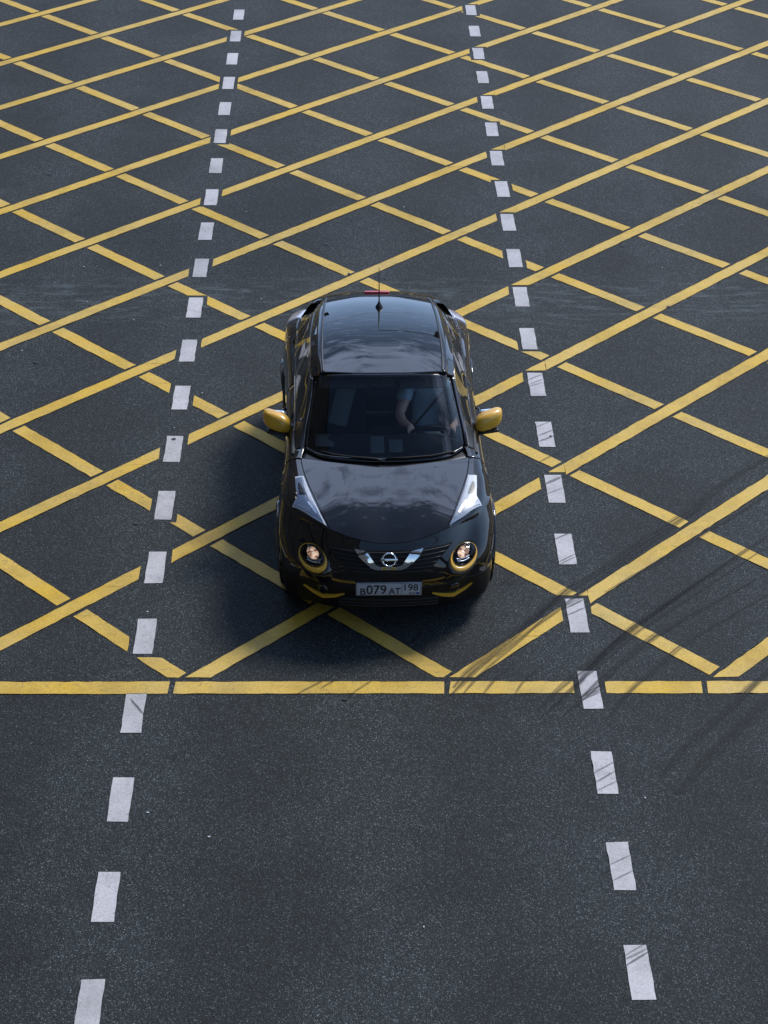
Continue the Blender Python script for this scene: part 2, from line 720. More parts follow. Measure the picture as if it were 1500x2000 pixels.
def flat(name, polys, z, material, parent, amp=.0):
    bm = bmesh.new()
    for p in polys:
        q = jitter_poly(ccw(p), amp) if amp else ccw(p)
        try:
            f = bm.faces.new([bm.verts.new((a, b, z)) for a, b in q])
        except ValueError:
            continue
    bmesh.ops.triangulate(bm, faces=[f for f in bm.faces if len(f.verts) > 4], ngon_method='EAR_CLIP')
    return from_bm(name, bm, material, parent, False)


YS = YB1 + .055
for c in Pc:
    # where the line crosses x in a useful window
    ya = max(YS, 0 - c / S2 - 12)
    yb = min(YTOP, 0 - c / S2 + 12)
    if yb - ya < .3:
        continue
    polys = [ccw(strip(c, -1, PW, ya, yb))]
    for d in dclip:
        polys = subtract(polys, d)
    polys = [q for q in polys if area(q) > .0008]
    if polys:
        flat('yellow_hatch_line', polys, .004, M['yellow'], road, .0042)
for c in Nc:
    ya = max(YS, c / S2 - 12)
    yb = min(YTOP, c / S2 + 12)
    if yb - ya < .3:
        continue
    polys = [ccw(strip(c, 1, NW, ya, yb))]
    for pc in Pc:
        polys = subtract(polys, ccw(strip(pc, -1, PW + .075, 5, YTOP + 5)))
    for d in dclip:
        polys = subtract(polys, d)
    polys = [q for q in polys if area(q) > .0008]
    if polys:
        flat('yellow_hatch_line', polys, .004, M['yellow'], road, .0042)
# the edge line of the box, cut at each hatch foot and at the lane dashes
xs = [-12.0] + [c / S2 + YB1 for c in Pc if -12 < c / S2 + YB1 < 12] + [12.0]
xs = [-12.0, -5.2, -3.36, -1.36, .785, 2.80, 4.87, 7.0, 9.0, 12.0]
for a, b in zip(xs[:-1], xs[1:]):
    polys = [[(a + .022, YB0), (b - .022, YB0), (b - .022 + .012, YB1), (a + .022 + .012, YB1)]]
    for d in dclip:
        if d[2][1] > YB1 + .02:
            polys = subtract(polys, d)
    flat('yellow_edge_line', polys, .004, M['yellow'], road, .0045)
for x, y in dashes:
    flat('white_lane_dash', [rect(x, y, DW, DL)], .004, M['white'], road, .0035)


def ribbon(name, pts, wd, z, material, parent, taper=True):
    P = np.array(pts, float)
    n = max(8, len(P) * 5)
    ts = np.linspace(0, len(P) - 1, n)
    Q = np.array([cr1(P, t) for t in ts]) if len(P) > 2 else np.array([P[0] + (P[1] - P[0]) * t for t in np.linspace(0, 1, n)])
    bm = bmesh.new()
    uvl = bm.loops.layers.uv.new('UVMap')
    prev = None
    ln = random.uniform(0, 40)
    for i, q in enumerate(Q):
        t = Q[min(i + 1, n - 1)] - Q[max(i - 1, 0)]
        t /= np.linalg.norm(t)
        nn = np.array((-t[1], t[0]))
        h = wd / 2 * (min(1, .25 + 3 * min(i, n - 1 - i) / n) if taper else 1)
        a, b = q - nn * h, q + nn * h
        va, vb = bm.verts.new((*a, z)), bm.verts.new((*b, z))
        if i:
            l2 = ln + np.linalg.norm(q - Q[i - 1])
            f = bm.faces.new((prev[0], prev[1], vb, va))
            for lp, uvv in zip(f.loops, ((0, ln), (1, ln), (1, l2), (0, l2))):
                lp[uvl].uv = uvv
            ln = l2
        prev = (va, vb)
    return from_bm(name, bm, material, parent, False)


marks = {
    'A': ([(5.2, 16.6), (4.5, 15.98), (3.83, 15.39), (3.39, 14.95), (3.05, 14.52), (2.57, 14.04), (2.21, 13.64), (1.87, 13.3), (1.63, 13.02), (1.4, 12.73), (1.17, 12.43), (0.97, 12.19), (0.84, 11.96)], .10),
    'A2': ([(3.2, 14.62), (2.72, 14.1), (2.36, 13.7), (2.0, 13.3), (1.76, 13.02), (1.5, 12.73), (1.2, 12.36)], .05),
    'B': ([(4.6, 15.55), (3.71, 14.72), (3.4, 14.42), (3.13, 14.17), (2.77, 13.81), (2.42, 13.5), (2.17, 13.27)], .05),
    'C': ([(3.9, 14.35), (3.28, 13.72), (2.66, 13.11), (2.32, 12.73), (1.98, 12.32), (1.7, 11.99), (1.47, 11.67)], .09),
    'C2': ([(3.7, 14.0), (2.8, 13.13), (2.42, 12.75), (2.08, 12.34), (1.8, 12.0), (1.5, 11.6)], .05),
    'D': ([(3.4, 13.85), (2.61, 13.03), (2.27, 12.67), (1.92, 12.19), (1.83, 12.02), (1.59, 11.7)], .06),
    'E': ([(3.5, 13.49), (2.61, 12.74), (2.22, 12.32), (1.94, 11.96), (1.66, 11.6)], .08),
    'E2': ([(3.6, 13.3), (2.8, 12.6), (2.45, 12.2), (2.2, 11.9), (1.95, 11.5)], .06),
    'F': ([(1.95, 13.45), (1.63, 13.0), (1.35, 12.6), (1.03, 12.19), (0.9, 11.99), (0.81, 11.86)], .06),
    'F2': ([(1.7, 13.0), (1.42, 12.6), (1.12, 12.22), (0.98, 12.0), (0.9, 11.86)], .035),
    'F3': ([(1.35, 12.3), (1.18, 12.08), (1.05, 11.85)], .03),
    'F4': ([(1.6, 12.3), (1.42, 12.08), (1.3, 11.85)], .03),
    'G': ([(4.0, 12.9), (3.24, 12.05), (3.03, 11.79), (2.7, 11.41), (2.5, 11.17), (2.31, 10.88)], .09),
    'G2': ([(3.6, 12.2), (3.1, 11.6), (2.7, 11.1), (2.4, 10.7)], .12),
    'H': ([(-0.10, 12.12), (-0.38, 11.88)], .035),
    'H2': ([(-0.02, 12.12), (-0.20, 11.95)], .025),
    'I': ([(0.26, 12.12), (0.04, 11.88)], .03),
    'J': ([(2.05, 15.64), (1.79, 15.4)], .03),
    'K': ([(-1.66, 11.83), (-1.53, 11.62)], .03),
    'L': ([(.62, 12.72), (.50, 12.52)], .03),
    'L2': ([(.36, 13.0), (.24, 12.82)], .03),
    'M': ([(1.50, 13.52), (1.36, 13.36)], .025),
    'M2': ([(1.44, 13.55), (1.30, 13.38)], .02),
}
for k, (pts, wd) in marks.items():
    ribbon('tyre_mark', pts, wd, .008, M['mark'], road)
for X, y in dashes:
    if X > 0 and y < 17:
        for _ in range(random.choice((1, 2, 3))):
            yy = y + random.uniform(-.2, .2)
            ribbon('tyre_mark', [(X + .085, yy + .07), (X - .085, yy - .03 - random.uniform(0, .04))], random.uniform(.012, .03), .0085, M['mark'], road)


def blot(name, x, y, rx, ry, material, z=.0085):
    flat(name, [[(x + rx * math.cos(a) * random.uniform(.8, 1.1), y + ry * math.sin(a) * random.uniform(.8, 1.1)) for a in lin(0, 2 * math.pi, 14)[:-1]]], z, material, road)


blot('oil_spot', -1.627, 15.83, .022, .022, M['wire'])
blot('oil_spot', -1.847, 14.348, .03, .022, M['wire'])
blot('oil_spot', 1.955, 15.9, .012, .012, M['wire'])
for _ in range(26):
    blot('pale_speck', random.uniform(-4.5, 5.0), random.uniform(8.6, 24), random.uniform(.006, .012), random.uniform(.005, .010), M['plate'])
for _ in range(22):
    r_ = random.uniform(.010, .028)
    blot('oil_spot', random.choice((-3.4, .14, .14, 3.7)) + random.gauss(0, .28), random.uniform(8.6, 26), r_, r_ * random.uniform(.6, 1.2), M['oil'])

# ------------------------------------------------------------------ things round the junction that the paint mirrors
def tall_building():
    b = empty('building', (-14.0, 8, 0), 'tall dark stone building along the left side of the street', 'building')
    bm = bmesh.new()
    bm_box(bm, (-6, -40, 13.5), (12, 154, 27))
    bm_box(bm, (-5.9, -40, 27.2), (12.6, 154.6, .5))
    bm_box(bm, (-5.95, -40, 4.6), (12.3, 154.2, .35))
    from_bm('wall', bm, M['stone'], b, False)
    for k in range(14):
        for f in range(7):
            y, z = -34 + k * 5.2, 2.2 + f * 3.7
            bm = bmesh.new()
            bm_box(bm, (.03, y, z), (.10, 1.9, 2.3))
            w_ = from_bm('window', bm, M['stonetrim'], b, False)
            bm = bmesh.new()
            bm_box(bm, (.06, y, z), (.06, 1.5, 1.9))
            from_bm('pane', bm, M['gloss'], w_, False)


tall_building()
fb = empty('footbridge', (0, -1.9, 0), 'grey footbridge across the road from which the picture is taken', 'footbridge')
bm = bmesh.new()
bm_box(bm, (2, 0, 7.05), (26, 2.7, .9), None, .05)
from_bm('bridge_deck', bm, M['stone'], fb)
for y in (-1.3, 1.3):
    bm = bmesh.new()
    bm_box(bm, (2, y, 8.62), (26, .07, .06), None, .01)
    for k in range(131):
        bm_box(bm, (-11 + k * .2, y, 8.06), (.02, .03, 1.12))
    from_bm('railing', bm, M['rim'], fb, False)
for x in (-10.4, 14.4):
    bm = bmesh.new()
    bm_box(bm, (x, 0, 3.3), (.8, 1.4, 6.6), None, .08)
    from_bm('pier', bm, M['stone'], fb)
t = empty('traffic_light', (9.5, 25.4, 0), 'grey mast with a long arm carrying a traffic light over the road', 'traffic light')
tube('pole', [(0, 0, 0), (0, 0, 3.4), (0, 0, 6.9)], [.13, .11, .09], M['rim'], t, 14)
tube('arm', [(0, 0, 6.6), (-3, -.1, 6.75), (-6, -.25, 6.7), (-9.0, -.4, 6.6)], [.07, .06, .05, .04], M['rim'], t, 10)
bm = bmesh.new()
bm_box(bm, (-6.4, -.3, 6.3), (.42, .26, 1.0), None, .03)
hd = from_bm('signal_head', bm, M['plastic'], t)
for z, q in ((6.62, (.25, .02, .02)), (6.3, (.2, .12, .01)), (5.98, (.01, .12, .08))):
    bm = bmesh.new()
    bmesh.ops.create_uvsphere(bm, u_segments=14, v_segments=8, radius=.11, matrix=Matrix.Translation((-6.4, -.43, z)) @ Matrix.Diagonal((1, .4, 1, 1)))
    from_bm('signal_lens', bm, mat('signal_glass', q, rough=.2), hd)
cb = tube('overhead_cable', [(-13.9, 8.8, 7.0), (-9.0, 17.2, 6.2), (-5.5, 23.2, 6.05), (-2.7, 28.0, 6.05), (.6, 33.7, 6.3), (4, 39.5, 6.9), (9, 48, 8)], .02, M['wire'], None, 8)
cb['label'] = 'black cable slung across the street from the dark building'
cb['category'] = 'cable'
sg = empty('road_sign', (-3.0, 37.2, 5.6), 'dark square sign hung above the road behind the car', 'sign')
box('sign_board', (0, 0, .35), (.9, .06, .9), M['plastic'], sg, None, .02)
tube('hanger', [(0, .0, .8), (0, .0, 1.4)], .02, M['rim'], sg, 8)

# ------------------------------------------------------------------ car
CX, CYN = .312, 12.62
OY = 2.05
car = empty('car', (CX, CYN + OY, 0), 'black compact crossover car with yellow mirrors and yellow lamp rings on the yellow hatched junction', 'car')
car.rotation_euler = (0, 0, math.radians(.9))


def T(p):
    return (p[0], p[1] - OY, p[2])


def TG(g):
    g = np.array(g, float)
    g[..., 1] -= OY
    return g


# ---- lower belt that wraps round the car; levels from the sill up to the shoulder
ZL = [.17, .20, .33, .47, .60, .73]


def st(x, ys, top, xs=None):
    """front-type station: y at each level, constant x (or xs list)"""
    pts = []
    for i, z in enumerate(ZL):
        xx = x if xs is None else xs[i]
        pts.append((xx, ys[i], z))
    pts.append(top)
    return pts


band = [
    st(0, [.22, .145, .075, .05, .055, .085], (0, .14, .825)),
    st(.24, [.225, .15, .085, .06, .065, .10], (.24, .17, .845)),
    st(.47, [.26, .19, .125, .105, .115, .18], (.47, .27, .880)),
    st(.64, [.34, .27, .215, .195, .205, .30], (.66, .42, .862)),
    st(.74, [.37, .305, .27, .258, .278, .375], (.74, .50, .862), [.70, .735, .75, .755, .755, .755]),
    st(.81, [.44, .385, .365, .365, .385, .48], (.80, .60, .868), [.77, .81, .83, .835, .835, .833]),
    st(.85, [.60, .56, .55, .55, .56, .62], (.845, .73, .875), [.80, .85, .87, .875, .88, .877]),
    st(.86, [.86, .86, .86, .87, .87, .87], (.86, .88, .88), [.81, .86, .875, .88, .885, .885]),
    st(.85, [1.06, 1.06, 1.06, 1.06, 1.05, 1.05], (.857, 1.04, .89), [.80, .85, .865, .87, .875, .876]),
    st(.83, [1.24, 1.22, 1.21, 1.2, 1.18, 1.17], (.846, 1.16, .90), [.78, .83, .84, .845, .85, .858]),
    st(.81, [1.5] * 6, (.832, 1.5, .92), [.76, .81, .815, .815, .825, .842]),
    st(.81, [2.0] * 6, (.83, 2.0, .94), [.76, .81, .815, .81, .82, .84]),
    st(.81, [2.5] * 6, (.83, 2.5, .96), [.76, .81, .815, .812, .822, .842]),
    st(.83, [2.95] * 6, (.84, 2.95, .98), [.78, .83, .84, .845, .85, .86]),
    st(.85, [3.25] * 6, (.85, 3.25, 1.0), [.80, .85, .87, .875, .88, .878]),
    st(.85, [3.5] * 6, (.85, 3.5, 1.0), [.80, .85, .87, .88, .88, .878]),
    st(.83, [3.75, 3.78, 3.78, 3.78, 3.77, 3.76], (.82, 3.75, .99), [.78, .83, .85, .86, .86, .85]),
    st(.72, [3.88, 3.93, 3.97, 3.99, 3.98, 3.95], (.70, 3.92, .98), [.70, .73, .74, .745, .74, .73]),
    st(.45, [3.94, 4.0, 4.06, 4.08, 4.06, 4.03], (.45, 4.0, .98)),
    st(0, [3.96, 4.03, 4.09, 4.12, 4.10, 4.06], (0, 4.03, .98)),
]
NB = len(band)


def mirp(r):
    return [(-p[0], p[1], p[2]) for p in r]


full = band + [mirp(r) for r in band[-2:0:-1]]
nf = len(full)
wrap = full[-8:] + full + full[:9]
WOFF = 8


def band_grid(s0, s1, n, l0=0.0, l1=6.0, nl=30):
    return surf(wrap, lin(l0, l1, nl), [WOFF + s for s in lin(s0, s1, n)])


# raycast target for fittings
_m = Mesh().grid(band_grid(0, nf, 400))
band_bvh = BVHTree.FromPolygons([Vector(v) for v in _m.v], _m.f)


def front_hit(x, z):
    h = band_bvh.ray_cast(Vector((x, -2, z)), Vector((0, 1, 0)))
    if h[0] is None:
        return .3, Vector((0, -1, 0))
    n = h[1]
    if n.y > 0:
        n = -n
    return h[0].y, n


def side_hit(y, z):
    h = band_bvh.ray_cast(Vector((2, y, z)), Vector((-1, 0, 0)))
    return h[0].x if h[0] is not None else .85


WHEELS = ((.87, .335, .372), (3.40, .335, .372))


def cut_arches(o):
    bm = bmesh.new()
    bm.from_mesh(o.data)
    for wy, wz, r in WHEELS:
        kill = []
        for f in bm.faces:
            c = f.calc_center_median()
            if abs(c.x) > .62 and math.hypot(c.y + OY - wy, c.z - wz) < r:
                kill.append(f)
        bmesh.ops.delete(bm, geom=kill, context='FACES')
        for v in bm.verts:
            if v.is_boundary and abs(v.co.x) > .62:
                d = math.hypot(v.co.y + OY - wy, v.co.z - wz)
                if abs(d - r) < .035 and v.co.z > .19:
                    k = r / d
                    v.co.y = (v.co.y + OY - wy) * k + wy - OY
                    v.co.z = (v.co.z - wz) * k + wz
    bm.to_mesh(o.data)
    bm.free()


LC, LA1, LA2 = (.599, .212, .648), (.1136, .064, -.008), (.008, .105, .074)


def cut_lamps(o):
    bm = bmesh.new()
    bm.from_mesh(o.data)
    for sgn in (1, -1):
        c, a, b = (Vector((v[0] * sgn, v[1], v[2])) for v in (LC, LA1, LA2))
        n = a.cross(b).normalized()
        Mi = Matrix((a, b, n)).transposed().inverted()
        kill = []
        for f in bm.faces:
            p = f.calc_center_median()
            q = Mi @ (Vector((p.x, p.y + OY, p.z)) - c)
            if q.x ** 2 + q.y ** 2 < 1.0 and abs(q.z) < .16:
                kill.append(f)
        bmesh.ops.delete(bm, geom=kill, context='FACES')
    bm.to_mesh(o.data)
    bm.free()


def shell(o, t=.012, rim=True):
    md = o.modifiers.new('thick', 'SOLIDIFY')
    md.thickness = t
    md.offset = -1
    md.use_rim = rim
    return o


# ---- deck: bonnet and wing tops
def mirror_row(r):
    return [(-p[0], p[1], p[2]) for p in r[:0:-1]] + r


deck_half = [
    [(0, .14, .825), (.16, .15, .832), (.32, .20, .857), (.47, .27, .885), (.54, .32, .878), (.60, .37, .868), (.66, .42, .862)],
    [(0, .26, .888), (.17, .27, .897), (.34, .30, .913), (.50, .345, .917), (.58, .39, .913), (.67, .44, .895), (.74, .50, .862)],
    [(0, .42, .940), (.18, .43, .950), (.37, .45, .956), (.55, .485, .948), (.62, .50, .944), (.72, .54, .920), (.80, .60, .868)],
    [(0, .60, .985), (.20, .605, .994), (.41, .62, .993), (.60, .65, .974), (.67, .66, .972), (.77, .69, .942), (.845, .73, .875)],
    [(0, .78, 1.022), (.22, .785, 1.030), (.44, .81, 1.024), (.66, .86, .998), (.725, .87, .995), (.80, .88, .962), (.86, .88, .88)],
    [(0, .885, 1.045), (.23, .90, 1.052), (.47, .945, 1.046), (.69, 1.02, 1.024), (.745, 1.03, 1.015), (.805, 1.04, .975), (.857, 1.04, .89)],
    [(0, .94, 1.052), (.23, .96, 1.059), (.47, 1.02, 1.058), (.70, 1.12, 1.040), (.748, 1.13, 1.03), (.805, 1.14, .985), (.846, 1.16, .90)],
]
_zp = np.polyfit((.14, .26, .42, .60, .78, .94, 1.12), (.825, .885, .939, .986, 1.0235, 1.0505, 1.0755), 4)
_off = [[0] * 7, [.005, .007, .008, .008, .008, .008, .008], [0, .006, .006, .003, -.001, -.003, -.003], [-.004, -.003, -.010, -.022, -.033, -.037, -.037]]
for i_, r_ in enumerate(deck_half):
    for j_ in range(4):
        x_, y_, _z = r_[j_]
        r_[j_] = (x_, y_, float(np.polyval(_zp, y_)) + _off[j_][i_])
deck = [mirror_row(r) for r in deck_half]           # 13 columns, centre = 6, bonnet edge = 3 / 9
E_ = .055


def part(name, g, material=None, parent=car, solid=.012, c=(0, 0, .6)):
    """one or several grids -> a panel with outward normals"""
    ms = Mesh()
    for q in (g if isinstance(g, list) else [g]):
        ms.grid(TG(q))
    o = ms.build(name, material or M['paint'], parent)
    outward(o, c)
    if solid:
        shell(o, solid)
    return o


hood = part('bonnet', surf2(deck, lin(3 + E_, 9 - E_, 61), lin(.04, 6, 81)))
hood.modifiers['thick'].use_rim = False
# underlay that closes the shut lines
ug = surf(deck, lin(0.1, 11.9, 61), lin(.1, 5.95, 41))
ug[..., 2] -= .016
ug[..., 1] += .012
part('inner_structure', ug, M['under'], solid=0)
for sgn in (1, -1):
    g1 = surf(deck, lin(9 + .0, 12, 31), lin(0, 6, 61))
    g2 = band_grid(5.2, 9, 60, 0, 6, 46)
    for g in (g1, g2):
        g[..., 0] *= sgn
    o = part('wing', [g1, g2], solid=0)
    cut_arches(o)
    shell(o, rim=False)
    g = surf([[(.694, 1.105, 1.040), (.748, 1.12, 1.031), (.776, 1.13, 1.010)], [(.680, 1.18, 1.050), (.722, 1.17, 1.046), (.765, 1.18, 1.024)], [(.664, 1.262, 1.062), (.705, 1.225, 1.060), (.745, 1.25, 1.044)]], lin(0, 2, 8), lin(0, 2, 8)) + np.array((0, 0, .003))
    g[..., 0] *= sgn
    part('cowl_corner', g, solid=.006)
# front bumper
o = part('bumper_skirt', band_grid(-5.17, 5.17, 200, 0, 3.0, 30), M['skirt'], solid=0)
cut_arches(o)
shell(o)
o = part('front_bumper', band_grid(-5.17, 5.17, 340, 3.0, 6, 60), solid=0)
cut_arches(o)
cut_lamps(o)
shell(o, rim=False)

# ---- doors, quarters, shoulders
D = [
    [(.846, 1.16, .90), (.805, 1.15, .985), (.745, 1.14, 1.032)],
    [(.832, 1.5, .92), (.806, 1.5, 1.0), (.757, 1.5, 1.05)],
    [(.83, 2.0, .94), (.806, 2.0, 1.02), (.757, 2.0, 1.075)],
    [(.83, 2.5, .96), (.806, 2.5, 1.04), (.757, 2.5, 1.10)],
    [(.84, 2.95, .98), (.815, 2.95, 1.07), (.752, 2.95, 1.14)],
    [(.85, 3.25, 1.0), (.822, 3.25, 1.085), (.737, 3.22, 1.18)],
    [(.85, 3.5, 1.0), (.82, 3.5, 1.08), (.71, 3.45, 1.17)],
    [(.82, 3.75, .99), (.77, 3.72, 1.06), (.66, 3.66, 1.13)],
    [(.70, 3.92, .98), (.65, 3.88, 1.05), (.55, 3.83, 1.10)],
    [(.45, 4.0, .98), (.40, 3.97, 1.05), (.33, 3.92, 1.10)],
    [(0, 4.03, .98), (0, 4.0, 1.05), (0, 3.95, 1.10)],
]
# band stations 9..19 <-> D rows 0..10
G = .012
for sgn in (1, -1):
    def side(name, a, b, solid=.012, cut=False):
        g1 = band_grid(a, b, max(8, int((b - a) * 16)), 0, 6, 34)
        g2 = surf(D, lin(0, 2, 14), lin(a - 9, b - 9, max(8, int((b - a) * 16))))
        for g in (g1, g2):
            g[..., 0] *= sgn
        o = part(name, [g1, g2], solid=0)
        if cut:
            cut_arches(o)
        shell(o, solid)
        return o
    d1 = side('front_door', 9 + G, 11.65 - G)
    d2 = side('rear_door', 11.65 + G, 13.9 - G)
    side('rear_quarter', 13.9 + G, 17.4, cut=True)
    for dr, y in ((d1, 2.02), (d2, 2.78)):
        if dr is d2:
            continue
        h = tube('door_handle', [T((sgn * (side_hit(y + t, .90) + q), y + t, .90)) for t, q in ((0, .0), (.01, .028), (.06, .036), (.13, .036), (.18, .028), (.19, 0))], .012, M['paint'], dr, 8)
o = part('tailgate', [band_grid(17.4, nf - 17.4, 60, 2.6, 6, 24),
                      np.concatenate([surf(D, lin(0, 2, 10), lin(8.4, 10, 16)), (surf(D, lin(0, 2, 10), lin(8.4, 10, 16)) * np.array((-1, 1, 1)))[::-1]])])
part('rear_bumper', band_grid(17.4, nf - 17.4, 60, 0, 2.55, 20))

# ---- greenhouse
WS = [mirror_row(r) for r in [
    [(0, 1.00, 1.068), (.28, 1.02, 1.066), (.52, 1.095, 1.056), (.668, 1.245, 1.052)],
    [(0, 1.235, 1.222), (.29, 1.25, 1.218), (.53, 1.31, 1.195), (.650, 1.42, 1.152)],
    [(0, 1.465, 1.365), (.28, 1.48, 1.361), (.51, 1.535, 1.332), (.614, 1.615, 1.270)],
    [(0, 1.725, 1.500), (.27, 1.735, 1.496), (.475, 1.775, 1.468), (.578, 1.855, 1.402)],
]]
fu, fv = .16, .13


def ring(net, u0, u1, v0, v1, U, V):
    """frame strips between the outer bounds and the inner ones"""
    a = surf(net, lin(0, U, 50), lin(0, v0, 5))
    b = surf(net, lin(0, U, 50), lin(v1, V, 5))
    c = surf(net, lin(0, u0, 5), lin(v0, v1, 24))
    d = surf(net, lin(u1, U, 5), lin(v0, v1, 24))
    return [a, b, c, d]


wsg = part('windscreen', surf(WS, lin(fu, 6 - fu, 48), lin(fv, 3 - fv * .7, 30)), M['glass'], solid=0)
part('frit_band', ring(WS, fu, 6 - fu, fv, 3 - fv * .7, 6, 3), M['gloss'], wsg, solid=.006)
wsg.data.update()

Rf = [mirror_row(r) for r in [
    [(0, 1.73, 1.504), (.26, 1.74, 1.50), (.505, 1.79, 1.472), (.553, 1.815, 1.442), (.610, 1.868, 1.396)],
    [(0, 2.03, 1.556), (.26, 2.04, 1.551), (.515, 2.06, 1.522), (.565, 2.08, 1.498), (.618, 2.10, 1.452)],
    [(0, 2.48, 1.565), (.26, 2.48, 1.560), (.510, 2.50, 1.527), (.560, 2.51, 1.503), (.613, 2.52, 1.455)],
    [(0, 2.95, 1.528), (.25, 2.95, 1.523), (.497, 2.95, 1.492), (.542, 2.95, 1.470), (.590, 2.95, 1.425)],
    [(0, 3.24, 1.472), (.24, 3.235, 1.468), (.482, 3.21, 1.448), (.522, 3.20, 1.428), (.562, 3.20, 1.386)],
    [(0, 3.445, 1.428), (.23, 3.44, 1.425), (.462, 3.415, 1.412), (.497, 3.40, 1.392), (.525, 3.39, 1.35)],
]]
GR = .018
_rz = np.polyfit((1.73, 2.03, 2.48, 2.95, 3.24, 3.445), (1.502, 1.551, 1.566, 1.529, 1.475, 1.426), 3)
for i_, r_ in enumerate(Rf):
    for j_ in range(2, 7):
        x_, y_, z_ = r_[j_]
        r_[j_] = (x_, y_, float(np.polyval(_rz, y_)) - (0, .005, .036)[abs(j_ - 4)] + (.006 * (i_ == 0) if abs(j_ - 4) == 2 else 0))
roof = part('roof', surf2(Rf, lin(2 + GR * 0, 6, 70), lin(.0, 4.28, 90)))
for sgn in (1, -1):
    g = surf(Rf, lin(6.0, 8, 16), lin(0, 5, 60))
    g[..., 0] *= sgn
    part('roof_side_rail', g)
    pts = surf(Rf, [6.0], lin(.02, 4.6, 40))[:, 0] + np.array((0, 0, .003))
    pts[:, 0] *= sgn
    tube('roof_moulding', [T(p) for p in pts], .010, M['plastic'], car, 8, flat=.55)
spo = part('roof_spoiler', surf(Rf, lin(2, 6, 50), lin(4.32, 5, 14)), solid=.03)
# side windows: bottom belt -> top rail
Gn = [
    [(.738, 1.225, 1.040), (.702, 1.205, 1.052)],
    [(.752, 1.40, 1.048), (.688, 1.385, 1.125)],
    [(.757, 1.64, 1.062), (.650, 1.63, 1.262)],
    [(.758, 1.9, 1.075), (.612, 1.868, 1.394)],
    [(.758, 2.15, 1.087), (.618, 2.13, 1.450)],
    [(.758, 2.55, 1.108), (.612, 2.53, 1.452)],
    [(.753, 2.93, 1.140), (.590, 2.96, 1.422)],
    [(.737, 3.22, 1.185), (.563, 3.19, 1.386)],
    [(.712, 3.44, 1.175), (.525, 3.40, 1.345)],
]
for sgn in (1, -1):
    def sideg(name, a, b, u0, u1, material, parent=car, solid=.006, n=16, push=0.0):
        g = surf(Gn, lin(u0, u1, 8), lin(a, b, n))
        g[..., 0] += push
        g[..., 0] *= sgn
        return part(name, g, material, parent, solid)
    sideg('front_side_window', 1.55, 4.55, .06, .93, M['clearside'], solid=0, n=30)
    sideg('rear_side_window', 4.8, 6.55, .06, .93, M['sideglass'], solid=0, n=20)
    sideg('door_pillar', 4.5, 4.85, .0, 1, M['gloss'], push=.002)
    sideg('quarter_pillar', 6.5, 8, 0, 1, M['paint'])
    sideg('mirror_triangle', 0.2, 1.62, 0, 1, M['plastic'], push=.001)
    sideg('window_top_trim', 1.5, 6.6, .90, 1, M['gloss'], n=40, push=.003)
    sideg('window_sill_trim', 1.5, 6.6, 0, .08, M['gloss'], n=40, push=.003)
    # A pillar between windscreen edge and side window
    wsr = np.array([cr1(np.array([r[6] for r in WS]), t) for t in lin(0, 3, 24)])
    gt = np.array([cr1(np.array([r[1] for r in Gn]), t) for t in lin(0, 3, 24)])
    midp = (wsr + gt) / 2 + np.array((.005, -.005, .005))
    q = np.stack([wsr, wsr * .6 + midp * .4 + np.array((.003, -.004, .003)), midp, gt * .6 + midp * .4 + np.array((.004, -.001, .002)), gt], 1)
    g = surf(q, lin(0, 4, 14), lin(0, 23, 40))
    g[..., 0] *= sgn
    part('front_pillar', g, solid=.01)
# rear window
rw = []
top = surf(Rf, lin(0, 8, 9), [5.0])[0]
bot = np.array([(-.71, 3.45, 1.17), (-.66, 3.66, 1.13), (-.55, 3.83, 1.10), (-.33, 3.92, 1.10), (0, 3.95, 1.10), (.33, 3.92, 1.10), (.55, 3.83, 1.10), (.66, 3.66, 1.13), (.71, 3.45, 1.17)])
net = np.stack([bot, (bot + top) / 2 + np.array((0, .06, .03)), top - np.array((0, 0, .01))])
part('rear_window', surf(net, lin(0, 8, 40), lin(0, 2, 16)), M['sideglass'], solid=.004)

# cowl, wipers
cg = surf([[(p[0], p[1], p[2] - .012) for p in deck[6][3:10]], [(p[0] * .97, p[1] + .03, p[2] - .02) for p in WS[0]]], lin(0, 6, 40), lin(0, 1, 4))
part('cowl_panel', cg, M['plastic'], solid=.006)


def ws_pt(u, v, off=.014):
    p = cr1(np.array([cr1(np.array(r), u) for r in np.array(WS)]), v)
    return T((p[0], p[1] - off * .5, p[2] + off))


wp = tube('wiper', [ws_pt(u, v) for u, v in ((5.35, .02), (5.2, .10), (4.4, .10), (3.6, .09), (3.0, .08))], [.011, .010, .008, .008, .007], M['under'], car, 8)
wp = tube('wiper', [ws_pt(u, v) for u, v in ((2.9, .0), (2.7, .07), (2.0, .11), (1.4, .15), (1.0, .20))], [.011, .010, .008, .008, .007], M['under'], car, 8)

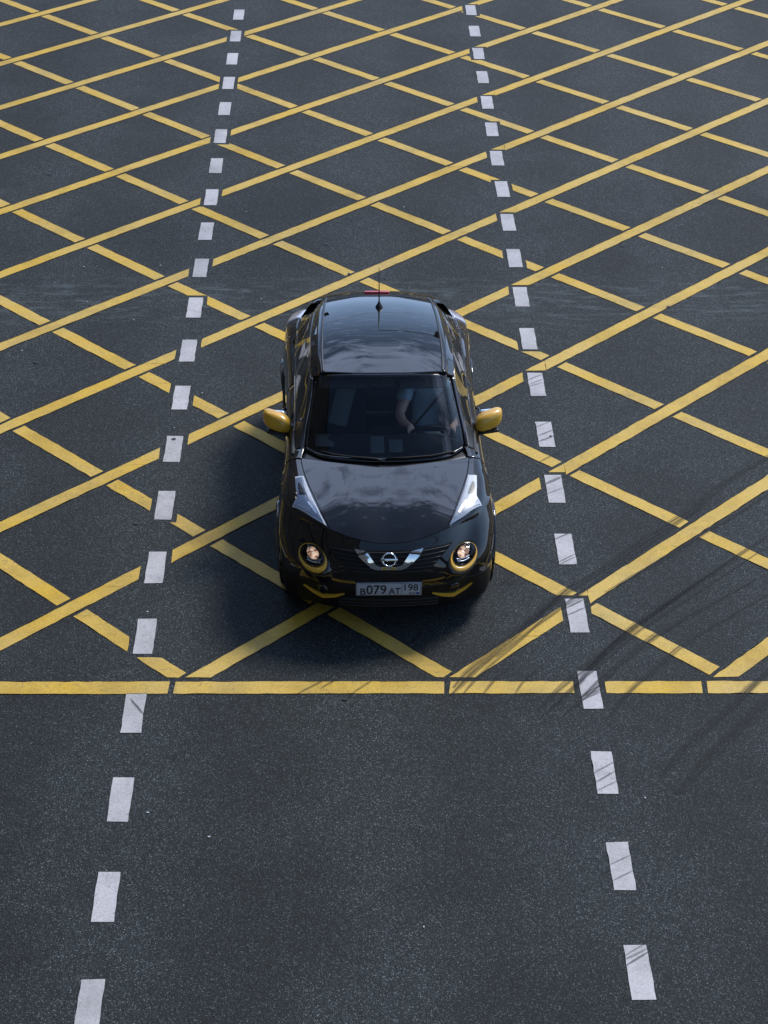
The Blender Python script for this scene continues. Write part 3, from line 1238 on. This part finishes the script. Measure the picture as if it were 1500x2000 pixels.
# ---- underbody and wheels
box('floor_pan', T((0, 2.1, .26)), (1.44, 3.3, .14), M['under'], car)
for wy, wz, r in WHEELS:
    for sgn in (1, -1):
        xo = sgn * (.765 if wy < 2 else .775)
        vs, fs = lathe([(.20, -.10), (.215, -.108), (.30, -.108), (.325, -.095), (.333, -.06), (.335, 0), (.333, .06), (.325, .095), (.30, .108), (.215, .108), (.20, .10)], T((xo, wy, wz)), (1, 0, 0), 48)
        wh = from_py('wheel', vs, fs, M['rubber'], car)
        bm = bmesh.new()
        vs, fs = lathe([(.21, -.09), (.21, .09), (.195, .10), (.185, .06), (.185, -.08)], (0, 0, 0), (1, 0, 0), 40)
        bv = [bm.verts.new(v) for v in vs]
        for f in fs:
            bm.faces.new([bv[i] for i in f])
        for k in range(5):
            a = 2 * math.pi * k / 5
            for da in (-.16, .16):
                rt = Matrix.Rotation(a + da, 3, 'X')
                bm_box(bm, rt @ Vector((sgn * .07, 0, .115)), (.03, .03, .16), rt, .006)
        bmesh.ops.create_cone(bm, cap_ends=True, segments=24, radius1=.05, radius2=.04, depth=.05, matrix=Matrix.Translation((sgn * .07, 0, 0)) @ Matrix.Rotation(sgn * math.pi / 2, 4, 'Y'))
        ro = from_bm('rim', bm, M['rim'], wh)
        ro.location = T((xo, wy, wz))
        # arch lining and lip
        vs, fs = [], []
        n = 30
        for i in range(n + 1):
            a = math.radians(-20 + 220 * i / n)
            y, z = wy + (r + .004) * math.cos(a), wz + (r + .004) * math.sin(a)
            z = max(z, .19)
            vs += [T((sgn * (side_hit(y, z) - .012), y, z)), T((sgn * .50, y, z))]
        fs = [(2 * i, 2 * i + 1, 2 * i + 3, 2 * i + 2) for i in range(n)]
        from_py('arch_liner', vs, fs, M['under'], car)
        lp = []
        for i in range(n + 1):
            a = math.radians(-18 + 216 * i / n)
            y, z = wy + (r + .012) * math.cos(a), max(wz + (r + .012) * math.sin(a), .19)
            lp.append(T((sgn * (side_hit(y, z) + .004), y, z)))
        tube('arch_trim', lp, .015, M['paint'], car, 8)


# ---- front fittings
def on_front(x, z, off=.0):
    y, n = front_hit(x, z)
    return Vector((x, y, z)) + n * off


def raised(name, pts, fn, o0, o1, material, parent, step, sub):
    """outline filled with points every `step`, each laid on the surface by fn(a, b, offset)"""
    q = []
    k = len(pts)
    for i in range(k):
        a, b = pts[i], pts[(i + 1) % k]
        for j in range(sub):
            t = j / sub
            q.append((a[0] + (b[0] - a[0]) * t, a[1] + (b[1] - a[1]) * t))
    n_ = len(q)

    def inside(x, y):
        c_ = False
        for i in range(n_):
            (x1, y1), (x2, y2) = q[i], q[i - 1]
            if (y1 > y) != (y2 > y) and x < (x2 - x1) * (y - y1) / (y2 - y1) + x1:
                c_ = not c_
        return c_

    def far(x, y):
        return min((x - a) ** 2 + (y - b) ** 2 for a, b in q) > (step * .45) ** 2
    xs_, ys_ = [p[0] for p in q], [p[1] for p in q]
    inner = [(x, y) for x in np.arange(min(xs_), max(xs_), step) for y in np.arange(min(ys_), max(ys_), step) if inside(x, y) and far(x, y)]
    P = [Vector(p) for p in q + inner]
    V, _, F, *_r = delaunay_2d_cdt(P, [], [list(range(n_))], 1, 1e-7)
    bm = bmesh.new()
    hi = [bm.verts.new(T(fn(v[0], v[1], o1))) for v in V]
    for f in F:
        bm.faces.new([hi[i] for i in f])
    lo = [bm.verts.new(T(fn(x, y, o0))) for x, y in q]
    top = [min(range(len(V)), key=lambda r: (V[r] - Vector(p)).length_squared) for p in q]
    for i in range(n_):
        a, b = hi[top[i]], hi[top[(i + 1) % n_]]
        if a is not b:
            bm.faces.new((lo[i], lo[(i + 1) % n_], b, a))
    bmesh.ops.recalc_face_normals(bm, faces=bm.faces)
    o = from_bm(name, bm, material, parent, True)
    o.data.set_sharp_from_angle(angle=math.radians(40))
    return o


def front_poly(name, pts, off0, off1, material, parent=car, sub=1, bev=0.0):
    """polygon in (x,z) laid on the nose, raised from off0 to off1"""
    return raised(name, pts, lambda x, z, o: on_front(x, z, o), off0, off1, material, parent, .03, sub)


def front_sheet(name, fx, zs, off, material, parent=car, n=30):
    """dark mesh inserts: fx(z) -> half width"""
    g = []
    for z in zs:
        hw = fx(z)
        g.append([T(on_front(x, z, off)) for x in lin(-hw, hw, n)])
    o = Mesh().grid(np.array(g)).build(name, material, parent)
    outward(o, (0, 0, .5))
    return o


front_sheet('upper_grille', lambda z: .30 + (z - .60) * 1.2, lin(.60, .78, 12), .004, M['under'])
for z in lin(.615, .765, 6):
    hw = .29 + (z - .60) * 1.2
    tube('grille_bar', [T(on_front(x, z, .008)) for x in lin(-hw, hw, 24)], .006, M['plastic'], car, 6)
front_sheet('lower_intake', lambda z: .42 - abs(z - .30) * .5, lin(.235, .365, 8), .004, M['under'])
for z in (.26, .30, .34):
    tube('grille_bar', [T(on_front(x, z, .008)) for x in lin(-.40, .40, 20)], .006, M['plastic'], car, 6)

vp = [(-.268, .785), (-.172, .772), (-.100, .676), (-.06, .668), (.06, .668), (.100, .676), (.172, .772), (.268, .785), (.235, .735), (.135, .652), (.09, .640), (-.09, .640), (-.135, .652), (-.235, .735)]
front_poly('chrome_grille_trim', vp, .0, .030, M['chrome'], car, 3, .004)
# round badge: ring and bar
by, bn = front_hit(0, .722)
bc = Vector((0, by, .722)) + bn * .028
bax = (Vector((0, -1, .35))).normalized()
e1 = Vector((1, 0, 0))
e2 = bax.cross(e1).normalized()
vs, fs = lathe([(.046, -.004), (.047, .006), (.052, .010), (.058, .006), (.060, -.004), (.046, -.004)], T(bc), bax, 40, e1=e1, e2=e2)
badge = from_py('badge', vs, fs, M['chrome'], car)
bm = bmesh.new()
rt = Matrix((e1, bax, e2 if e2.z > 0 else -e2)).transposed()
bm_box(bm, Vector(T(bc)) + bax * .008, (.135, .008, .020), rt, .003)
from_bm('badge_bar', bm, M['chrome'], badge)

# licence plate
pc = on_front(0, .462, .0)
pc.y = front_hit(.24, .462)[0] - .022
ptilt = Matrix.Rotation(math.radians(-6), 3, 'X')
plate = box('licence_plate', T(pc), (.522, .012, .114), M['plate'], car, ptilt, .003, 2)
box('plate_holder', Vector(T(pc)) + Vector((0, .012, -.002)), (.535, .014, .128), M['plastic'], car, ptilt, .004, 2)


def text_mesh(s, size, ext=.001):
    cu = bpy.data.curves.new('lettering', 'FONT')
    cu.body = s
    cu.size = size
    cu.extrude = ext
    cu.offset = .014
    cu.align_x = 'CENTER'
    to = bpy.data.objects.new('lettering', cu)
    C.objects.link(to)
    dg = bpy.context.evaluated_depsgraph_get()
    me = bpy.data.meshes.new_from_object(to.evaluated_get(dg))
    bpy.data.objects.remove(to)
    bpy.data.curves.remove(cu)
    return me


def plate_text(s, x, zbase, height, width=None):
    me = text_mesh(s, 1.0, 0)
    co = np.array([v.co for v in me.vertices])
    lo, hi = co.min(0), co.max(0)
    sy = height / (hi[1] - lo[1])
    sxx = sy if width is None else width / (hi[0] - lo[0])
    for v in me.vertices:
        px_ = (v.co.x - (lo[0] + hi[0]) / 2) * sxx + x
        pz_ = (v.co.y - lo[1]) * sy + zbase
        q = ptilt @ Vector((px_, -.0072, pz_)) + Vector(T(pc))
        v.co = q
    return link('plate_lettering', me, plate, False, (M['ink'],))


plate_text('B', -.205, -.048, .058, .044)
plate_text('079', -.098, -.044, .082, .160)
plate_text('AT', .047, -.046, .058, .096)
plate_text('198', .180, -.014, .060, .112)
plate_text('RUS', .188, -.046, .018, .045)


def bar_on_plate(x, z, w_, h_):
    bm = bmesh.new()
    bm_box(bm, Vector(T(pc)) + ptilt @ Vector((x, -.0066, z)), (w_, .002, h_), ptilt)
    from_bm('plate_border', bm, M['ink'], plate, False)


bar_on_plate(.105, 0, .003, .106)
bar_on_plate(0, .0525, .51, .002)
bar_on_plate(0, -.0525, .51, .002)
bar_on_plate(.2545, 0, .002, .106)
bar_on_plate(-.2545, 0, .002, .106)
# flag on the plate corner
bm = bmesh.new()
bm_box(bm, Vector(T(pc)) + ptilt @ Vector((.232, -.0066, -.037)), (.028, .002, .016), ptilt)
from_bm('plate_flag', bm, mat('flag_blue', (.05, .06, .2)), plate, False)

# fog-lamp accents
for sgn in (1, -1):
    acc = [(.350, .396), (.43, .374), (.52, .354), (.60, .368), (.675, .398), (.60, .352), (.52, .324), (.43, .354)]
    front_poly('yellow_bumper_accent', [(sgn * x, z) for x, z in acc], 0, .020, M['trim'], car, 3)
    fy, fn = front_hit(sgn * .53, .405)
    fc = Vector((sgn * .53, fy, .405))
    vs, fs = lathe([(.0, .012), (.03, .012), (.040, .010), (.048, .006), (.05, -.01)], T(fc), fn, 28)
    from_py('fog_lamp', vs, fs, M['gloss'], car)

# ---- round headlamps
for sgn in (1, -1):
    c = Vector((sgn * LC[0], LC[1], LC[2]))
    a1 = Vector((sgn * LA1[0], LA1[1], LA1[2]))
    a2 = Vector((sgn * LA2[0], LA2[1], LA2[2]))
    n = a1.cross(a2)
    if n.y > 0:
        n = -n
    n.normalize()
    u2 = a2.normalized()

    def ell(cen, k, h=0., k2=None, m_=48):
        k2 = k if k2 is None else k2
        return [cen + a1 * (k * math.cos(q)) + a2 * (k2 * math.sin(q)) + n * h for q in np.linspace(0, 2 * math.pi, m_, endpoint=False)]

    def loft(name, loops, material, parent, cap=False):
        vs, fs = [], []
        k = len(loops[0])
        for lp in loops:
            vs += [T(p) for p in lp]
        for i in range(len(loops) - 1):
            for j in range(k):
                fs.append((i * k + j, i * k + (j + 1) % k, (i + 1) * k + (j + 1) % k, (i + 1) * k + j))
        if cap:
            fs.append(tuple((len(loops) - 1) * k + j for j in range(k)))
        return from_py(name, vs, fs, material, parent)
    ci = c + a2 * .14 + n * .012
    # painted pod around the lamp
    pod = loft('lamp_pod', [ell(c - a2 * .02, 1.34, -.085), ell(c, 1.26, -.035), ell(c, 1.15, -.002), ell(c, 1.05, .010), ell(c, 1.0, .008), ell(c, .98, -.02)], M['paint'], car)
    lamp = loft('headlamp', [ell(c, 1.0, .0), ell(c, .995, .014), ell(c, .97, .020), ell(ci, .875, .010, .77), ell(ci, .86, -.012, .755)], M['trim'], car)
    lamp['label'] = 'round headlamp with yellow bezel'
    loft('lamp_surround', [ell(ci, .865, .008, .760), ell(ci, .84, .014, .740), ell(ci, .78, .010, .665), ell(ci, .76, -.02, .65)], M['gloss'], lamp)
    loft('lamp_bowl', [ell(ci, .70, -.004), ell(ci, .62, -.04), ell(ci, .45, -.065), ell(ci, .2, -.08)], M['gloss'], lamp, True)
    # reflector cup, bulb and lower bezel inside the bowl
    rc = ci + a2 * .20
    loft('lamp_reflector', [ell(rc, .42, -.008, .42), ell(rc, .36, -.026), ell(rc, .20, -.045), ell(rc, .05, -.05)], M['copper'], lamp, True)
    vs, fs = lathe([(.0, .020), (.012, .017), (.018, .006), (.018, -.02)], T(rc - n * .03), n, 16)
    from_py('bulb', vs, fs, M['bulb'], lamp)
    rr = random.Random(3)
    for k in range(7):
        q = 2 * math.pi * k / 7 + .3
        p = rc + a1 * (.25 * math.cos(q)) + a2 * (.25 * math.sin(q)) - n * .026
        box('reflector_facet', T(p), (.026, .010, .018), M['bulb'] if k % 2 else M['copper'], lamp, Matrix.Rotation(rr.uniform(-.8, .8), 3, 'Y') @ Matrix.Rotation(.6, 3, 'X'), .002, 1, False)
    lw = ci - a2 * .42 - n * .01
    tube('lamp_bezel_rib', [T(lw + a1 * (.46 * t) + a2 * (.12 * t * t)) for t in lin(-1, 1, 12)], .007, M['satin'], lamp, 6)
    lw = ci - a2 * .22 - n * .02
    tube('lamp_bezel_rib', [T(lw + a1 * (.5 * t) + a2 * (.10 * t * t)) for t in lin(-1, 1, 12)], .006, M['satin'], lamp, 6)
    vs = []
    loft('lamp_lens', [ell(ci, .83, .012, .71), ell(ci, .76, .024, .65), ell(ci, .57, .038, .49), ell(ci, .3, .048, .26), ell(ci, .04, .052)], M['lens'], lamp, True)

# ---- boomerang lamps on the wings
_dg = surf(deck, lin(6, 12, 90), lin(0, 6, 90))
_dm = Mesh().grid(_dg)
deck_bvh = BVHTree.FromPolygons([Vector(v) for v in _dm.v], _dm.f)


def deck_pt(x, y, off=0.):
    h = deck_bvh.ray_cast(Vector((abs(x), y, 2)), Vector((0, 0, -1)))
    if h[0] is None:
        h = deck_bvh.find_nearest(Vector((abs(x), y, .9)))
        p, nn = h[0], h[1]
    else:
        p, nn = h[0], h[1]
    if nn.z < 0:
        nn = -nn
    q = p + nn * off
    return Vector((q.x * (1 if x > 0 else -1), q.y, q.z))


def deck_poly(name, pts, o0, o1, material, parent, sub=5, bev=0.0):
    return raised(name, pts, deck_pt, o0, o1, material, parent, .02, sub)


for sgn in (1, -1):
    def X(l):
        return [(sgn * a, b) for a, b in l]
    outl = [(.487, .295), (.535, .40), (.595, .575), (.640, .735), (.672, .875), (.742, .885), (.735, .76), (.722, .635), (.760, .575), (.700, .505), (.60, .400)]
    bl = deck_poly('upper_lamp', X(outl), -.004, .010, M['lampinner'], car)
    bl['label'] = 'slim boomerang shaped clear lamp on the wing'
    deck_poly('lamp_light_guide', X([(.510, .320), (.545, .40), (.607, .575), (.652, .735), (.680, .86), (.698, .862), (.672, .735), (.632, .575), (.585, .44)]), .008, .016, M['lampwhite'], bl)
    deck_poly('lamp_light_guide', X([(.60, .425), (.63, .50), (.735, .578), (.745, .572), (.695, .52)]), .008, .016, M['lampwhite'], bl)
    deck_poly('lamp_inner_panel', X([(.655, .640), (.706, .655), (.718, .75), (.716, .80), (.700, .80), (.676, .72)]), .0105, .0125, M['plastic'], bl)
    deck_poly('lamp_divider', X([(.560, .42), (.600, .50), (.632, .56), (.640, .55), (.612, .49), (.575, .415)]), .012, .0175, M['satin'], bl)
    deck_poly('lamp_lens', X([(.487 + .006, .305), (.535, .405), (.597, .578), (.642, .737), (.674, .872), (.738, .88), (.731, .76), (.718, .632), (.752, .575), (.697, .510), (.60, .408)]), .016, .019, M['winglens'], bl)

# ---- door mirrors
for sgn in (1, -1):
    P_ = [  # cross-sections along the mirror: x, y centre, z centre, half depth (y), half height (z)
        (.790, 1.68, 1.040, .034, .046), (.812, 1.68, 1.046, .050, .066), (.86, 1.69, 1.060, .062, .084), (.92, 1.71, 1.068, .064, .086),
        (.97, 1.735, 1.076, .060, .082), (1.000, 1.75, 1.082, .052, .068), (1.018, 1.762, 1.088, .036, .046), (1.023, 1.768, 1.090, .014, .018)]
    vs, fs = [], []
    n = 24
    for (x, y, z, hy, hz) in P_:
        hy, hz = hy * .93, hz * .90
        for j in range(n):
            q = 2 * math.pi * j / n
            cq, sq = math.cos(q), math.sin(q)
            e = .62
            yy = math.copysign(abs(cq) ** e, cq) * hy
            zz = math.copysign(abs(sq) ** e, sq) * hz
            if yy < 0:
                yy *= 1.35
            vs.append(T((sgn * x, y + yy - (.25 * zz if zz < 0 else .3 * zz) * -.5, z + zz)))
    k = len(P_)
    for i in range(k - 1):
        for j in range(n):
            fs.append((i * n + j, i * n + (j + 1) % n, (i + 1) * n + (j + 1) % n, (i + 1) * n + j))
    fs.append(tuple(range(n)))
    fs.append(tuple((k - 1) * n + j for j in range(n)))
    mo = from_py('door_mirror', vs, fs, M['trim'], car)
    mo['label'] = 'yellow door mirror housing'
    bm = bmesh.new()
    bm_box(bm, T((sgn * .895, 1.675, .972)), (.19, .075, .026), Matrix.Rotation(sgn * .10, 3, 'Z') @ Matrix.Rotation(-sgn * .12, 3, 'Y'), .010)
    bm_box(bm, T((sgn * .785, 1.685, 1.00)), (.07, .06, .05), None, .012)
    from_bm('mirror_base', bm, M['plastic'], mo)
    bm = bmesh.new()
    bm_box(bm, T((sgn * .905, 1.772, 1.07)), (.16, .008, .105), Matrix.Rotation(sgn * .22, 3, 'Z'), .02)
    from_bm('mirror_glass', bm, M['chrome'], mo)
    tube('indicator', [T((sgn * x, y, z)) for x, y, z in ((.84, 1.622, 1.025), (.90, 1.632, 1.030), (.96, 1.668, 1.038), (1.0, 1.72, 1.05))], .006, M['trim'], mo, 6)

# ---- rear lamps on the haunches, third brake light, aerial
for sgn in (1, -1):
    g = surf(D, lin(.55, 2.0, 12), lin(6.0, 7.5, 20))
    nrm = np.array((.6, .1, .75)) * .018
    for i in range(g.shape[0]):
        for j in range(g.shape[1]):
            e = min(i, g.shape[0] - 1 - i, j, g.shape[1] - 1 - j)
            g[i, j] += nrm * min(1, e / 2 + .1)
    g[..., 0] *= sgn
    part('tail_lamp', g, M['tail'], solid=.008)
bm = bmesh.new()
bm_box(bm, T((-.005, 3.452, 1.428)), (.235, .05, .026), Matrix.Rotation(-.2, 3, 'X'), .010)
from_bm('brake_light', bm, M['red'], spo)


def roof_pt(x, y, off=0.):
    v = 0
    for t in lin(0, 5, 400):
        p = cr1(np.array([cr1(np.array(r), 4 + x / .13 * .5) for r in np.array(Rf)]), t)
        if p[1] >= y:
            return Vector((p[0], p[1], p[2] + off))


ap = roof_pt(0, 2.93)
bm = bmesh.new()
vs, fs = lathe([(.034, -.004), (.033, .008), (.022, .026), (.012, .042), (.008, .06), (0.0, .061)], T(ap), (0, .15, 1), 20)
aer = from_py('aerial', vs, fs, M['plastic'], car)
tube('aerial_rod', [T(ap + Vector((0, .012, .05))), T(ap + Vector((0, .05, .16))), T(ap + Vector((0, .11, .34)))], [.006, .005, .003], M['plastic'], aer, 8)

# ------------------------------------------------------------------ cabin
dsh = surf([mirror_row(r) for r in [
    [(0, 1.10, 1.03), (.3, 1.12, 1.03), (.62, 1.24, 1.02)],
    [(0, 1.25, 1.045), (.3, 1.28, 1.035), (.66, 1.34, 1.015)],
    [(0, 1.45, 1.045), (.36, 1.45, 1.065), (.68, 1.46, .99)],
    [(0, 1.56, .97), (.36, 1.52, 1.0), (.68, 1.52, .93)],
    [(0, 1.58, .70), (.36, 1.50, .70), (.68, 1.50, .70)],
]], lin(0, 4, 40), lin(0, 4, 30))
part('dashboard', dsh, M['dash'], solid=.01)
box('centre_console', T((0, 1.85, .58)), (.22, .75, .30), M['dash'], car, None, .03)
for x in (-.06, .095):  # added pale slabs that stand in for reflections in the windscreen
    box('windscreen_reflection', T((x, 1.30 - .02 * (x > 0), 1.058)), (.115, .26 - .06 * (x > 0), .006), M['reflpatch'], car, Matrix.Rotation(.04, 3, 'X'), .002, 1)
box('windscreen_reflection', T((-.50, 1.40, 1.045)), (.16, .20, .006), M['reflpatch'], car, Matrix.Rotation(.06, 3, 'Y'), .002, 1)  # left slab, stands in for sky reflected low in the glass
# steering wheel
sc_ = Vector((.42, 1.64, .955))
sax = Vector((0, .78, .62)).normalized()
q1 = Vector((1, 0, 0))
q2 = sax.cross(q1).normalized()
sw = tube('steering_wheel', [T(sc_ + q1 * (.185 * math.cos(a)) + q2 * (.185 * math.sin(a))) for a in np.linspace(0, 2 * math.pi, 40, endpoint=False)], .016, M['plastic'], car, 10, True)
bm = bmesh.new()
rm = Matrix((q1, q2, sax)).transposed()
bm_box(bm, Vector(T(sc_)) - sax * .01, (.15, .12, .05), rm, .02)
bm_box(bm, Vector(T(sc_)) - sax * .005, (.35, .035, .02), rm, .008)
bm_box(bm, Vector(T(sc_ - q2 * math.copysign(.09, q2.z))) - sax * .005, (.04, .17, .02), rm, .008)
from_bm('wheel_hub', bm, M['dashlight'], sw)
tube('steering_column', [T(sc_ - sax * .03), T(sc_ - sax * .25)], .035, M['dash'], sw, 12)
for x in (.37, -.37):
    bk = Matrix.Rotation(math.radians(-18), 3, 'X')
    s_ = box('seat', T((x, 2.13, .50)), (.50, .52, .15), M['seat'], car, Matrix.Rotation(math.radians(5), 3, 'X'), .05, 4)
    box('backrest', T((x, 2.47, .84)), (.49, .15, .64), M['seat'], s_, bk, .055, 4)
    box('headrest', T((x, 2.61, 1.25)), (.26, .10, .18), M['seat'], s_, bk, .04, 4)
    if x < 0:
        box('seat_highlight', T((x + .04, 2.36, .90)), (.17, .03, .46), M['seatgrey'], s_, bk @ Matrix.Rotation(.25, 3, 'Y'), .012, 3)  # added pale strip, a highlight on the backrest put into colour
    for t in (-.07, .07):
        tube('headrest_post', [T((x + t, 2.57, 1.12)), T((x + t, 2.60, 1.2))], .007, M['satin'], s_, 6)
box('rear_bench', T((0, 3.05, .62)), (1.24, .5, .2), M['seat'], car, None, .05, 4)
box('rear_backrest', T((0, 3.33, .92)), (1.24, .14, .6), M['seat'], car, Matrix.Rotation(-.3, 3, 'X'), .05, 4)
tube('seat_belt', [T(p) for p in ((.60, 2.27, 1.12), (.56, 2.20, 1.105), (.47, 2.155, 1.0), (.37, 2.145, .87), (.28, 2.16, .74))], .026, M['under'], car, 8, flat=.25)
# visors, inner mirror
box('inner_mirror', T((0, 1.66, 1.405)), (.22, .03, .06), M['plastic'], car, Matrix.Rotation(.15, 3, 'X'), .012)
for x in (-.34, .34):
    box('sun_visor', T((x, 1.755, 1.412)), (.40, .13, .016), M['dash'], car, Matrix.Rotation(.66, 3, 'X'), .006)
hl = surf(Rf, lin(.5, 7.5, 30), lin(.35, 4.2, 20))
hl[..., 2] -= .035
part('headlining', hl, M['dash'], solid=.01)
dfl = []
for sgn in (1, -1):
    box('door_card', T((sgn * .76, 2.2, .66)), (.04, 2.0, .76), M['dash'], car, None, .012)


# ------------------------------------------------------------------ driver
def skin(name, verts, edges, rad, material, parent, sub=2, root=0):
    me = bpy.data.meshes.new(name)
    me.from_pydata([Vector(v) for v in verts], edges, [])
    o = bpy.data.objects.new(name, me)
    C.objects.link(o)
    sk = o.modifiers.new('skin', 'SKIN')
    sk.use_smooth_shade = True
    for i, d in enumerate(me.skin_vertices[0].data):
        d.radius = rad[i] if isinstance(rad[i], tuple) else (rad[i], rad[i])
        d.use_root = (i == root)
    ss = o.modifiers.new('sub', 'SUBSURF')
    ss.levels = sub
    ss.render_levels = sub
    dg = bpy.context.evaluated_depsgraph_get()
    m2 = bpy.data.meshes.new_from_object(o.evaluated_get(dg))
    bpy.data.objects.remove(o)
    bpy.data.meshes.remove(me)
    m2.name = name
    m2.materials.clear()
    return link(name, m2, parent, True, (material,))


DX = .42
drv = empty('person', (CX + DX, CYN + 2.2, .58), 'driver in a light blue short-sleeved shirt behind the windscreen, hands on the steering wheel', 'person')


def Pp(x, y, z):
    return (x, y - 2.2, z - .58)


ja = {}
vb, eb, rb = [], [], []


def J(name, x, y, z, r, frm=None):
    ja[name] = len(vb)
    vb.append(Pp(x, y, z))
    rb.append(r)
    if frm:
        eb.append((ja[frm], ja[name]))


J('pelvis', 0, 2.22, .66, (.15, .11))
J('waist', 0, 2.26, .80, (.135, .10), 'pelvis')
J('chest', 0, 2.29, .98, (.15, .105), 'waist')
J('collar', 0, 2.29, 1.10, (.10, .075), 'chest')
J('neck', 0, 2.27, 1.17, (.055, .055), 'collar')
J('jaw', 0, 2.235, 1.235, (.066, .074), 'neck')
J('brow', 0, 2.235, 1.31, (.074, .088), 'jaw')
J('crown', 0, 2.25, 1.38, (.055, .065), 'brow')
J('nose', 0, 2.14, 1.262, (.012, .014), 'jaw')
for s in (1, -1):
    n = 'l' if s > 0 else 'r'
    J(n + 'sh', s * .18, 2.28, 1.075, (.062, .06), 'collar')
    J(n + 'el', s * .265, 2.03, .94, (.045, .043), n + 'sh')
    J(n + 'fa', s * .235, 1.86, .955, (.042, .04), n + 'el')
    J(n + 'wr', s * .19, 1.72, 1.005, (.027, .022), n + 'fa')
    J(n + 'pa', s * .178, 1.665, 1.018, (.036, .022), n + 'wr')
    for k, (dx, dz) in enumerate(((-.022, .012), (-.007, .018), (.009, .014), (.022, .004))):
        J(f'{n}f{k}a', s * (.178 + dx), 1.632, 1.012 + dz, (.009, .009), n + 'pa')
        J(f'{n}f{k}b', s * (.172 + dx), 1.606, .992 + dz, (.008, .008), f'{n}f{k}a')
        J(f'{n}f{k}c', s * (.166 + dx), 1.612, .966 + dz + .004 * k, (.007, .007), f'{n}f{k}b')
    J(n + 'th', s * .150, 1.675, .995, (.010, .010), n + 'pa')
    J(n + 'th2', s * .138, 1.648, .992, (.008, .008), n + 'th')
    J(n + 'hip', s * .10, 2.18, .64, (.095, .09), 'pelvis')
    J(n + 'kn', s * .14, 1.75, .66, (.065, .065), n + 'hip')
    J(n + 'an', s * .12, 1.44, .36, (.045, .045), n + 'kn')
    J(n + 'to', s * .12, 1.30, .38, (.042, .035), n + 'an')
skin('body', vb, eb, rb, M['skin'], drv)
sv = [Pp(0, 2.22, .68), Pp(0, 2.26, .80), Pp(0, 2.29, .98), Pp(0, 2.29, 1.105), Pp(.185, 2.28, 1.08), Pp(.24, 2.13, 1.0), Pp(-.185, 2.28, 1.08), Pp(-.24, 2.13, 1.0)]
skin('shirt', sv, [(0, 1), (1, 2), (2, 3), (3, 4), (4, 5), (3, 6), (6, 7)], [(.165, .13), (.155, .12), (.17, .125), (.105, .088), (.080, .078), (.070, .068), (.080, .078), (.070, .068)], M['shirt'], drv)
tv = [Pp(0, 2.22, .66), Pp(.10, 2.18, .64), Pp(.14, 1.75, .66), Pp(.12, 1.46, .38), Pp(-.10, 2.18, .64), Pp(-.14, 1.75, .66), Pp(-.12, 1.46, .38)]
skin('trousers', tv, [(0, 1), (1, 2), (2, 3), (0, 4), (4, 5), (5, 6)], [(.16, .12), (.105, .10), (.078, .078), (.06, .06), (.105, .10), (.078, .078), (.06, .06)], M['jeans'], drv)
hv = [Pp(0, 2.30, 1.27), Pp(0, 2.285, 1.34), Pp(0, 2.24, 1.392)]
skin('hair', hv, [(0, 1), (1, 2)], [(.068, .05), (.078, .072), (.066, .062)], M['hair'], drv)
